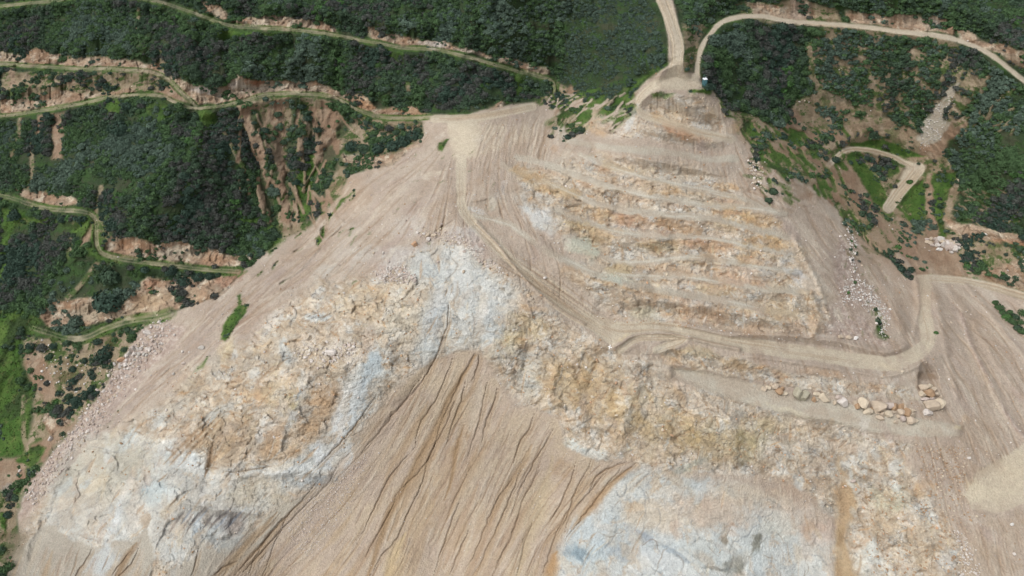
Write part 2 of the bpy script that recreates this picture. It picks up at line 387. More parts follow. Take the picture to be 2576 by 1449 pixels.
area("sand", [(1205,885),(1150,885),(1090,905),(1020,960),(960,1015),(885,1130),(845,1200),(740,1290),(650,1380),(560,1449),(440,1640),(1330,1640),(1372,1449),(1400,1370),(1485,1260),(1612,1163),(1560,1158),(1500,1165),(1432,1135),(1400,1060),(1345,1028),(1290,1025),(1250,960)], soft=5)
area("wet", [(2106,1155),(2114,1185),(2140,1210),(2158,1260),(2140,1310),(2128,1345),(2142,1390),(2150,1449),(2150,1640),(2108,1640),(2104,1400),(2098,1300),(2112,1230)], soft=9, op=.85)
area("orock", [(2160,1190),(2230,1180),(2270,1230),(2250,1290),(2180,1270)], soft=8)
area("talus", [(2270,1150),(2330,1105),(2460,1000),(2576,960),(2900,960),(2900,1640),(2480,1640),(2440,1400),(2350,1250)], soft=14)
area("road", [(2428,1245),(2460,1190),(2520,1150),(2590,1115),(2900,1000),(2900,1260),(2590,1265),(2500,1290),(2440,1280)], soft=4)
area("talus", [(2330,700),(2290,790),(2250,880),(2330,980),(2420,1060),(2600,1000),(2900,950),(2900,790),(2576,745),(2400,702)], soft=8)

# --- tracks and roads, each cut into the slope. (points, half width, kind, up-bank reach, down reach, drop, name)
ROADS = [
 ([(-300,30),(-60,24),(0,16),(60,9),(133,2),(240,-12),(350,-4),(413,8),(467,26),(533,50),(573,63),(633,70),(733,75),(833,87),(939,107),(1009,120),(1092,125),(1159,140),(1226,157),(1292,177),(1359,193),(1392,207),(1396,235)], 5.0, "track", 44, 28, 0.36, "upper contour track"),
 ([(-300,160),(0,162),(100,168),(200,173),(300,175),(383,182),(417,197),(443,220),(467,243),(493,268)], 4.5, "track", 44, 28, 0.32, "second contour track"),
 ([(-300,310),(0,292),(100,279),(200,262),(267,247),(333,240),(400,240),(433,253),(480,272),(533,270),(600,257),(667,240),(733,236),(817,241),(859,253),(892,272),(942,292),(1009,298),(1092,293),(1180,292)], 4.5, "track", 47, 28, 0.36, "middle contour track"),
 ([(-300,440),(0,492),(67,511),(117,525),(187,531),(227,537),(243,558),(241,585),(242,610),(253,633),(283,646),(333,656),(400,665),(467,673),(533,680),(600,682)], 7.0, "track", 57, 33, 0.45, "lower contour track"),
 ([(80,825),(117,835),(150,846),(187,852),(227,845),(267,826),(333,806),(400,798),(430,788)], 9.0, "track", 68, 31, 0.45, "cliff foot track"),
 ([(1752,205),(1755,160),(1765,120),(1785,88),(1810,60),(1850,44),(1920,41),(1980,54),(2060,60),(2150,66),(2250,78),(2340,88),(2400,98),(2460,120),(2510,150),(2560,190),(2640,250),(2850,400)], 5.6, "road", 50, 26, 0.4, "right contour road"),
 ([(1640,-200),(1660,-30),(1676,20),(1690,60),(1703,110),(1702,160),(1692,190)], 16.0, "road", 30, 30, 0.0, "ridge road"),
 ([(1660,205),(1632,225),(1612,245),(1602,264),(1612,284),(1645,297),(1700,316),(1760,334),(1840,350)], 9.5, "road", 42, 36, 0.3, "switchback"),
 ([(1410,290),(1412,325),(1425,350),(1480,362),(1560,375),(1640,380),(1700,386),(1770,400),(1850,398)], 5.6, "gravel", 41, 41, 0.16, "top bench"),
 ([(1459,388),(1526,415),(1592,438),(1659,456),(1717,468),(1830,492),(1920,512)], 4.2, "gravel", 41, 41, 0.14, "bench 2"),
 ([(1300,395),(1359,408),(1426,432),(1492,456),(1592,484),(1717,505),(1784,516),(1884,522),(1975,535)], 4.9, "gravel", 46, 45, 0.16, "bench 3"),
 ([(1265,415),(1290,430),(1340,445),(1420,478),(1500,512),(1600,532),(1717,544),(1817,555),(1917,580),(1985,596)], 4.5, "gravel", 49, 45, 0.18, "bench 4"),
 ([(1400,528),(1480,560),(1560,582),(1640,592),(1717,595),(1800,602),(1884,618),(2000,640)], 4.2, "gravel", 49, 45, 0.18, "bench 5"),
 ([(1420,590),(1476,622),(1542,655),(1626,660),(1717,645),(1817,656),(1917,671),(2010,686)], 4.2, "gravel", 46, 41, 0.18, "bench 6"),
 ([(1490,665),(1560,688),(1626,694),(1717,695),(1817,708),(1917,724),(2030,735)], 4.5, "gravel", 49, 41, 0.18, "bench 7"),
 ([(1192,541),(1276,563),(1326,596),(1376,633),(1442,663),(1492,685),(1559,705),(1640,728),(1717,740),(1817,756),(1917,778),(2000,790)], 4.9, "gravel", 49, 41, 0.14, "ramp bench"),
 ([(1160,395),(1160,430),(1160,483),(1164,523),(1192,563),(1242,613),(1292,660),(1336,700),(1376,743),(1420,778),(1470,808),(1520,835),(1550,850)], 12.0, "road", 70, 60, 0.15, "haul road"),
 ([(1470,802),(1510,815),(1560,828),(1640,826),(1717,834),(1800,853),(1884,868),(1984,882),(2084,896),(2184,911),(2240,915),(2290,897),(2330,870),(2333,835),(2322,775),(2325,720)], 17.5, "road", 50, 50, 0.4, "lower haul road"),
 ([(1560,880),(1600,852),(1660,848),(1720,852),(1650,880)], 9.0, "road", 10, 10, 0.3, "loop"),
 ([(2084,417),(2107,393),(2130,377),(2184,377),(2237,390),(2277,410),(2300,422)], 5.0, "road", 16, 14, 0.4, "valley track"),
 ([(2310,425),(2290,450),(2265,480),(2235,522)], 15.0, "road", 16, 12, 0.3, "valley road"),
 ([(2310,700),(2400,703),(2480,718),(2576,745),(2700,775)], 9.0, "road", 16, 14, 0.4, "right access road"),
 ([(1092,300),(1180,297),(1260,285),(1340,268)], 9.0, "road", 30, 30, 0.1, "saddle"),
]
PIT = [(1690,925),(1760,932),(1850,952),(1960,978),(2080,1003),(2200,1030),(2330,1055),(2420,1070),(2412,1098),(2330,1100),(2200,1088),(2080,1062),(1960,1037),(1850,1007),(1760,978),(1695,950)]
area("gravel", PIT, soft=4, tight=True)
def carve(pts, hw, up, dn, drop, lift=0.0):
    p = resample(pts, 10)
    z = zsample(Z, p[:, 0], p[:, 1])
    kk = np.ones(9) / 9; zp = np.pad(z, 4, mode='edge'); z = np.convolve(zp, kk, 'valid')
    _d = np.r_[0, np.cumsum(np.hypot(*np.diff(p, axis=0).T))]
    z = z - drop * np.clip(np.minimum(_d, _d[-1] - _d) / 70, 0, 1) + lift
    r = line_field(p, hw + max(up, dn) + 60, z)
    dl = np.r_[0, np.cumsum(np.hypot(*np.diff(p, axis=0).T))]
    tp = np.clip(np.minimum(dl, dl[-1] - dl) / 70, 0, 1)
    r2 = line_field(p, hw + max(up, dn) + 60, tp)
    if not r: return
    s, D, SD, VL = r
    reach = np.where(SD >= 0, up, dn)
    q_ = np.clip((D - hw) / reach, 0, 1)
    wgt = (1 - (q_ * .6 + sstep(0, 1, q_) * .4)) * sstep(0, .5, r2[3] + .02)
    Z[s] = Z[s] * (1 - wgt) + VL * wgt
    # the bank above stands a little proud, the fill below falls a little lower
    if drop > 0:
        far = np.clip((hw + 60 + reach - D) / 60, 0, 1)
        bump = (1 - wgt) * far * np.where(D < hw + reach + 60, 1, 0)
        Z[s] += bump * np.where(SD >= 0, 0.7, -0.5) * drop * r2[3]
# flat floors first: pad at the ridge end, pit floor
for pts, flat in ((PIT, 0.5), ([(1640,205),(1690,185),(1750,190),(1772,220),(1740,234),(1660,236),(1622,230)], 0.25), ([(1480,800),(1560,820),(1640,812),(1700,850),(1640,895),(1560,880)], 0.4)):
    s, m = poly_mask(pts, 10, True)
    a = np.array(pts, float)
    A = np.c_[a, np.ones(len(a))]; co = np.linalg.lstsq(A, zsample(Z, a[:, 0], a[:, 1]), rcond=None)[0]
    pl = co[0] * UU[s] + co[1] * VV[s] * (1 - flat * 0.5) + co[2] + co[1] * a[:, 1].mean() * flat * 0.5
    Z[s] = Z[s] * (1 - m) + pl * m
n_t = fbm(GX, GS, 6, 3, 19)
ROADM = np.zeros((H_, W_), f32)
for pts, hw, kind, up, dn, drop, nm in ROADS:
    carve(pts, hw, up, dn, drop)
for pts, hw, kind, up, dn, drop, nm in ROADS:
    p = resample(pts, 10)
    r = line_field(p, hw * 2.6 + 8)
    if not r: continue
    s, D = r[0], r[1]
    if kind == "track": hw *= 0.8
    bench = nm.startswith("bench") or nm in ("ramp bench", "top bench")
    vary = fbm(GX[s], GS[s], 9, 2, 3) * (3.0 if bench else 1.2)
    if bench: hw *= 1.25
    m = 1 - sstep(hw - 1.5, hw + (5 if bench else 3.0), D + vary)
    put(kind, s, m * (0.92 if bench else np.clip(.58 + n_t[s] * 1.1, .12, 1) if kind == "track" else 1.0))
    ROADM[s] = np.maximum(ROADM[s], m)
    HARD[s] = np.maximum(HARD[s], m)
    SCRUB[s] *= sstep(hw * 1.3, hw * 2.2 + 9, D)
    if kind == "track":
        g = (sstep(hw * 0.9, hw * 1.3, D) * (1 - sstep(hw * 1.7, hw * 2.5, D + vary * 2)))
        put("grass", s, g * np.clip(.6 + n_t[s], 0, .9), 0.1)
flip("road", [[(1640,205),(1690,185),(1750,188),(1768,215),(1740,226),(1660,226),(1622,228)], [(1120,300),(1150,295),(1200,300),(1210,340),(1190,395),(1140,400),(1130,350)],
              [(2283,405),(2330,418),(2318,440),(2290,462),(2262,450),(2275,425)], [(1480,800),(1560,815),(1640,806),(1560,850),(1545,872),(1500,845)]], soft=5, tight=True)
area("gravel", [(1418,370),(1440,372),(1432,400),(1400,402)], soft=5, op=0.6)

# torn green and bare streaks where spoil has run over the grass
def streaks(kind, box, cnt, d, w0, w1, L0, L1, scr):
    for _ in range(cnt):
        u = random.uniform(box[0], box[1]); v = random.uniform(box[2], box[3]); L = random.uniform(L0, L1); a = random.gauss(0, .28)
        dx, dy = d[0] - d[1] * a, d[1] + d[0] * a
        q = np.array([(u + dx * L * t + random.gauss(0, 1), v + dy * L * t + random.gauss(0, 1)) for t in (0, .3, .6, 1)])
        r = line_field(q, w1 * 2 + 4)
        if r: put(kind, r[0], (1 - sstep(.6, 1.6, r[1] / random.uniform(w0, w1))) * np.clip(SCRUB[r[0]] * 6 + .45, 0, .9), scr)
streaks("grass", (1400,1600,225,300), 34, (-.8,.6), 4, 9, 12, 40, .4); streaks("talus", (1380,1600,235,310), 34, (-.8,.6), 1.5, 3, 15, 45, 0)
streaks("mixed", (1395,1460,290,335), 14, (-.6,.8), 2, 5, 15, 35, .4)
streaks("earth", (1860,2110,310,520), 70, (.66,.75), 2, 5, 20, 70, 0); streaks("grass", (1860,2110,300,500), 60, (.66,.75), 2, 5, 20, 60, .25)
streaks("mixed", (2110,2260,500,640), 40, (.66,.75), 2, 5, 20, 60, .3); streaks("earth", (600,850,260,560), 60, (.12,1), 2, 5, 30, 80, 0)
streaks("mixed", (2400,2560,200,330), 40, (-.75,.55), 2, 4, 20, 50, .2); streaks("mixed", (2380,2560,470,560), 40, (.9,.35), 1.5, 3, 10, 40, .1)
streaks("mixed", (850,1250,330,620), 34, (-.8,.6), 1, 2.2, 5, 16, .1); streaks("grass", (590,900,480,720), 26, (-.7,.7), 1.2, 3, 8, 30, .3); streaks("mixed", (2120,2230,560,840), 30, (.3,.95), 1.5, 3.5, 6, 20, .3)
# berms: long low heaps along the roads (points, half width, height, kind)
BERMS = [
 ([(1717,816),(1817,838),(1900,843),(1984,846),(2060,855),(2117,862),(2180,878),(2234,886),(2275,872)], 10, 1.3, "talus"),
 ([(1546,876),(1570,858),(1592,845),(1640,838),(1700,842),(1780,862),(1860,878)], 6, 0.9, "talus"),
 ([(1884,895),(1984,908),(2084,925),(2184,940),(2240,945),(2290,930),(2330,905)], 6, 0.5, "talus"),
 ([(2420,790),(2440,860),(2475,930),(2515,1010),(2570,1090),(2700,1200)], 8, .6, "rubble"),
 ([(2350,740),(2372,830),(2390,920),(2410,1000)], 9, .4, "talus"), ([(2380,720),(2440,800),(2520,930),(2620,1050)], 8, .35, "talus"),
 ([(2430,715),(2500,800),(2600,930)], 8, .4, "talus"), ([(2260,640),(2300,690),(2310,760),(2300,840)], 8, .5, "talus"),
 ([(2050,500),(2100,560),(2170,650),(2230,740),(2270,820)], 14, .5, "talus"), ([(1310,740),(1330,770),(1338,800)], 5, 0.5, "talus"),
 ([(1200,560),(1260,625),(1320,700),(1390,765),(1470,815)], 4, 0.5, "talus"), ([(2000,600),(2040,680),(2060,720),(2085,800)], 7, .5, "orock"),
 ([(630,690),(700,650),(760,610),(800,575)], 7, .6, "talus"), ([(860,560),(800,625),(750,680),(700,710)], 6, .7, "talus"),
]
for pts, hw, h, kind in BERMS:
    r = line_field(resample(pts, 10), hw * 3)
    s, D = r[0], r[1]
    k = np.exp(-(D / hw) ** 2) * (1 + 0.25 * fbm(GX[s], GS[s], 5, 2, 2))
    Z[s] += h * k
    put(kind, s, sstep(0.45, 0.8, k) * 0.8)

# blocky crags and gullies in the big faces: traced ridges (+) and gullies (-), height, half width
FORMS = [
 ([(1130,640),(1135,700),(1130,760),(1105,840),(1075,930),(1000,1020)], 8, -0.5), ([(1180,640),(1180,760),(1150,860)], 22, .5), ([(1060,700),(1070,800),(1040,880)], 22, .5),
 ([(1240,700),(1230,800),(1240,900)], 20, .5), ([(700,900),(760,940),(860,930)], 16, 1.6), ([(560,930),(640,900),(740,870)], 18, 1.5), ([(450,1000),(520,1040),(540,1120),(520,1230)], 16, -1.6),
 ([(300,1100),(260,1200),(220,1290)], 22, 2.0), ([(380,1130),(370,1220),(330,1330)], 18, -1.3), ([(600,1200),(700,1190),(820,1190)], 12, 1.4), ([(460,1300),(560,1300),(640,1320)], 16, -1.8),
 ([(455,1265),(540,1285),(640,1290)], 8, 1.4), ([(1400,920),(1380,1000)], 14, 1.5), ([(1330,880),(1310,960)], 12, -1.4), ([(1500,900),(1480,1000),(1500,1100)], 16, -1.3),
 ([(1600,960),(1570,1050),(1560,1130)], 20, 1.8), ([(1720,1010),(1700,1100)], 18, -1.2), ([(1840,1060),(1850,1150)], 22, 1.6), ([(1980,1100),(2010,1190)], 16, -1.4),
 ([(1480,1180),(1560,1190)], 10, 0.0), ([(2115,1160),(2120,1220),(2128,1320),(2125,1449),(2125,1620)], 26, -1.2), ([(2180,1200),(2260,1260)], 16, 1.7), ([(2190,1300),(2200,1400)], 18, 1.6),
 ([(2300,1200),(2330,1300),(2350,1400)], 14, -1.2), ([(160,1180),(110,1280),(60,1400)], 12, 1.8), ([(1700,600),(1690,640)], 16, -1.2), ([(1560,500),(1540,560)], 14, -1.0), ([(1790,640),(1800,690)], 14, -1.2),
 ([(1900,600),(1890,660)], 14, -1.0), ([(1640,700),(1650,760)], 14, -1.2), ([(2035,740),(2060,800),(2050,840)], 12, 1.6), ([(610,330),(650,430),(690,560)], 10, -1.6), ([(700,330),(720,450),(735,570)], 9, -1.5),
 ([(860,330),(790,440),(745,570)], 12, -1.6), ([(760,300),(750,400),(735,470)], 18, 1.6), ([(640,300),(680,420)], 14, 1.2),
]
for pts, hw, h in FORMS:
    if h == 0: continue
    r = line_field(resample(pts, 10), hw * 2.6, X=WU, Y=WV)
    s, D = r[0], r[1]
    Z[s] += h * .5 * np.exp(-(D / hw) ** 2)

# excavated notch beside the pit boulders
s, m = poly_mask([(2311,946),(2318,936),(2354,934),(2360,948),(2362,985),(2335,992),(2312,978)], 2.5, True)
Z[s] -= m * 2.3 * np.clip((990 - VV[s]) / 50, 0, 1) * np.clip((2372 - UU[s]) / 40, .25, 1)
s2, m2 = poly_mask([(2300,940),(2375,930),(2400,1000),(2350,1010),(2300,1000)], 6)
put("talus", s2, m2)

# ------------------------------------------------------------------ relief of each kind of ground
Wc = {n: CLS[i] for n, i in K.items()}
smooth_m = Wc["road"] + Wc["gravel"] * 0.8 + Wc["track"]
SX = GX + GS * 0.35; SY = GS - GX * 0.15
r_big = ridged(GX + 3 * noise(GX * f32(.09), GS * f32(.09), 2), GS, 13.0, 6, 3, 0.58)
r_fine = ridged(SX + 1.2 * noise(GX * f32(.4), GS * f32(.4), 4), SY * f32(1.3), 3.2, 4, 6, 0.6)
_wx = 1.6 * noise(GX * f32(.22), GS * f32(.22), 5) + .4 * noise(GX * f32(.8), GS * f32(.8), 3); _wy = 1.6 * noise(GX * f32(.22), GS * f32(.22), 6) + .4 * noise(GX * f32(.8), GS * f32(.8), 7)
fa, fac, fae = facets(SX + _wx, (SY + _wy) * f32(1.25), 5.0, 1); fb_, fbc, fbe = facets(SX + _wx, (SY + _wy) * f32(1.4), 2.1, 2); fc_, fcc, fce = facets(SX - _wx * .4, SY * f32(1.2), 1.0, 3)
blk = fa * 5.0 * .26 + fb_ * 2.1 * .30 + fc_ * .30
f_mid = fbm(GX, GS, 9, 5, 2); f_small = fbm(GX, GS, 1.6, 3, 4, 0.6)
gul = ridged(GX + 4 * noise(GX / f32(30), GS / f32(30), 1), GS * f32(0.22), 19.0, 4, 7, 0.5)
fil = ridged(GX * f32(1.0), GS * f32(0.25), 3.0, 3, 5, 0.5)
rock = Wc["orock"] + Wc["wrock"] * 0.75
sB, mB = poly_mask([(1260,240),(1850,240),(2010,560),(2110,860),(1500,830),(1250,560)], 30)
calm = np.full((H_, W_), .64, f32); calm[sB] = .64 - .12 * mB
Z += (Wc["orock"] * 1.0 + Wc["wrock"] * 0.5) * (0.55 * (r_big - 0.35) + blk * (.55 + .5 * sstep(-.3, .4, n_t))) * calm
Z += Wc["bank"] * (0.7 * blk + 0.4 * (r_big - 0.3))
Z += (Wc["earth"] + Wc["mixed"]) * (0.3 * f_mid + 0.25 * (fil - 0.3) + 0.12 * f_small)
Z += (Wc["scrubg"] + Wc["grass"]) * (-1.5 * (gul - 0.3) + 0.6 * f_mid)
Z += Wc["talus"] * (0.28 * f_mid + 0.05 * f_small + 0.08 * (fil - 0.3))
Z += Wc["rubble"] * (0.35 * f_mid + 0.26 * f_small)
Z += (Wc["sand"] + Wc["greysand"]) * (0.30 * f_mid + 0.015 * f_small)
Z += smooth_m * 0.05 * f_mid
Z += Wc["wet"] * (0.4 * f_mid + 0.1 * f_small)

# ------------------------------------------------------------------ colour of each kind of ground (soil and rock colours; shade painted only in the dug notch)
def c3(r, g, b): return np.array([r, g, b], f32) / 255
def mixc(a, b, t): return a + (b - a) * t[..., None]
n_a = fbm(GX, GS, 8, 5, 11, 0.62); n_b = fbm(GX, GS, 5, 5, 12, 0.65); n_c = fbm(GX, GS, 1.3, 3, 13, 0.7); n_d = fbm(GX + 2.5 * n_b, GS * f32(.6) + 2.5 * n_a, 3.0, 4, 14, 0.62)
vein = 1 - np.abs(fbm(GX + 3 * n_a, GS + 3 * n_b, 6, 4, 15, 0.6)) * 5
n_l = fbm(GX, GS, 32, 3, 9)
def flat(c): return np.broadcast_to(c, (H_, W_, 3)).astype(f32)
COLR = np.zeros((H_, W_, 3), f32)
def add(name, col): COLR.__iadd__(col * Wc[name][..., None])
g1 = mixc(flat(c3(54,70,46)), flat(c3(70,74,56)), sstep(-.2, .5, n_a)); g1 = mixc(g1, c3(58,84,44), sstep(-.05, .35, n_b) * .8); add("scrubg", g1)
g1 = mixc(flat(c3(68,98,44)), flat(c3(90,114,56)), sstep(-.4, .5, n_b)); g1 = mixc(g1, c3(56,72,42), sstep(0, .5, n_a)); g1 = mixc(g1, c3(128,118,84), sstep(.25, .6, n_d) * .7); add("grass", g1)
g1 = mixc(flat(c3(160,138,116)), flat(c3(148,120,98)), sstep(-.4, .4, n_a)); g1 = mixc(g1, c3(176,158,136), sstep(.1, .6, n_d) * .7); add("earth", g1)
g1 = mixc(flat(c3(174,154,132)), flat(c3(158,128,104)), sstep(-.3, .35, n_a)); g1 = mixc(g1, c3(206,190,168), sstep(0, .45, n_d)); g1 = mixc(g1, c3(132,104,80), sstep(.1, .5, -n_b) * .6); add("bank", g1)
g1 = mixc(flat(c3(188,172,156)), flat(c3(180,163,147)), sstep(-.5, .5, n_a)); g1 = mixc(g1, c3(196,182,164), sstep(.1, .6, n_b) * .6); g1 = mixc(g1, c3(168,146,124), sstep(.15, .6, -n_d) * .5); add("talus", g1)
g1 = mixc(flat(c3(180,160,148)), flat(c3(198,182,170)), sstep(-.2, .4, n_c)); g1 = mixc(g1, c3(158,136,122), sstep(.1, .5, -n_d) * .7); add("rubble", g1)
g1 = mixc(flat(c3(196,183,166)), flat(c3(188,170,148)), sstep(-.3, .3, n_a)); g1 = mixc(g1, c3(205,200,191), sstep(0, .4, n_b)); g1 = mixc(g1, c3(186,156,128), sstep(.2, .5, n_d) * .4)
g1 = mixc(g1, c3(160,138,114), sstep(.15, .5, -n_d) * .55); g1 = mixc(g1, c3(212,204,190), sstep(.55, 1, vein) * .6); add("orock", g1)
g1 = mixc(flat(c3(208,208,203)), flat(c3(198,203,202)), sstep(-.3, .3, n_a)); g1 = mixc(g1, c3(198,184,166), sstep(.1, .45, n_d) * .8); g1 = mixc(g1, c3(180,186,188), sstep(.2, .5, -n_b) * .8); g1 = mixc(g1, c3(150,156,158), sstep(.75, 1, vein) * .7); add("wrock", g1)
g1 = mixc(flat(c3(192,174,151)), flat(c3(186,168,151)), sstep(-.5, .5, n_a)); add("sand", g1)
add("greysand", mixc(flat(c3(184,176,162)), flat(c3(174,164,150)), sstep(-.4, .5, n_a)))
add("road", mixc(flat(c3(203,190,169)), flat(c3(196,181,160)), sstep(-.4, .5, n_b)))
g1 = mixc(flat(c3(146,142,112)), flat(c3(108,118,74)), sstep(-.25, .25, n_b)); g1 = mixc(g1, c3(176,166,140), sstep(.1, .4, n_a)); add("track", g1)
add("gravel", mixc(flat(c3(193,184,168)), flat(c3(184,170,152)), sstep(-.3, .4, n_a)))
add("wet", mixc(flat(c3(184,158,122)), flat(c3(166,138,104)), sstep(-.2, .3, n_d)))
g1 = mixc(flat(c3(150,134,108)), flat(c3(170,152,130)), sstep(-.2, .5, n_d)); g1 = mixc(g1, c3(80,98,54), sstep(-.05, .2, n_b + .4 * n_c - .05)); g1 = mixc(g1, c3(112,94,72), sstep(.15, .5, -n_a) * .6); add("mixed", g1)

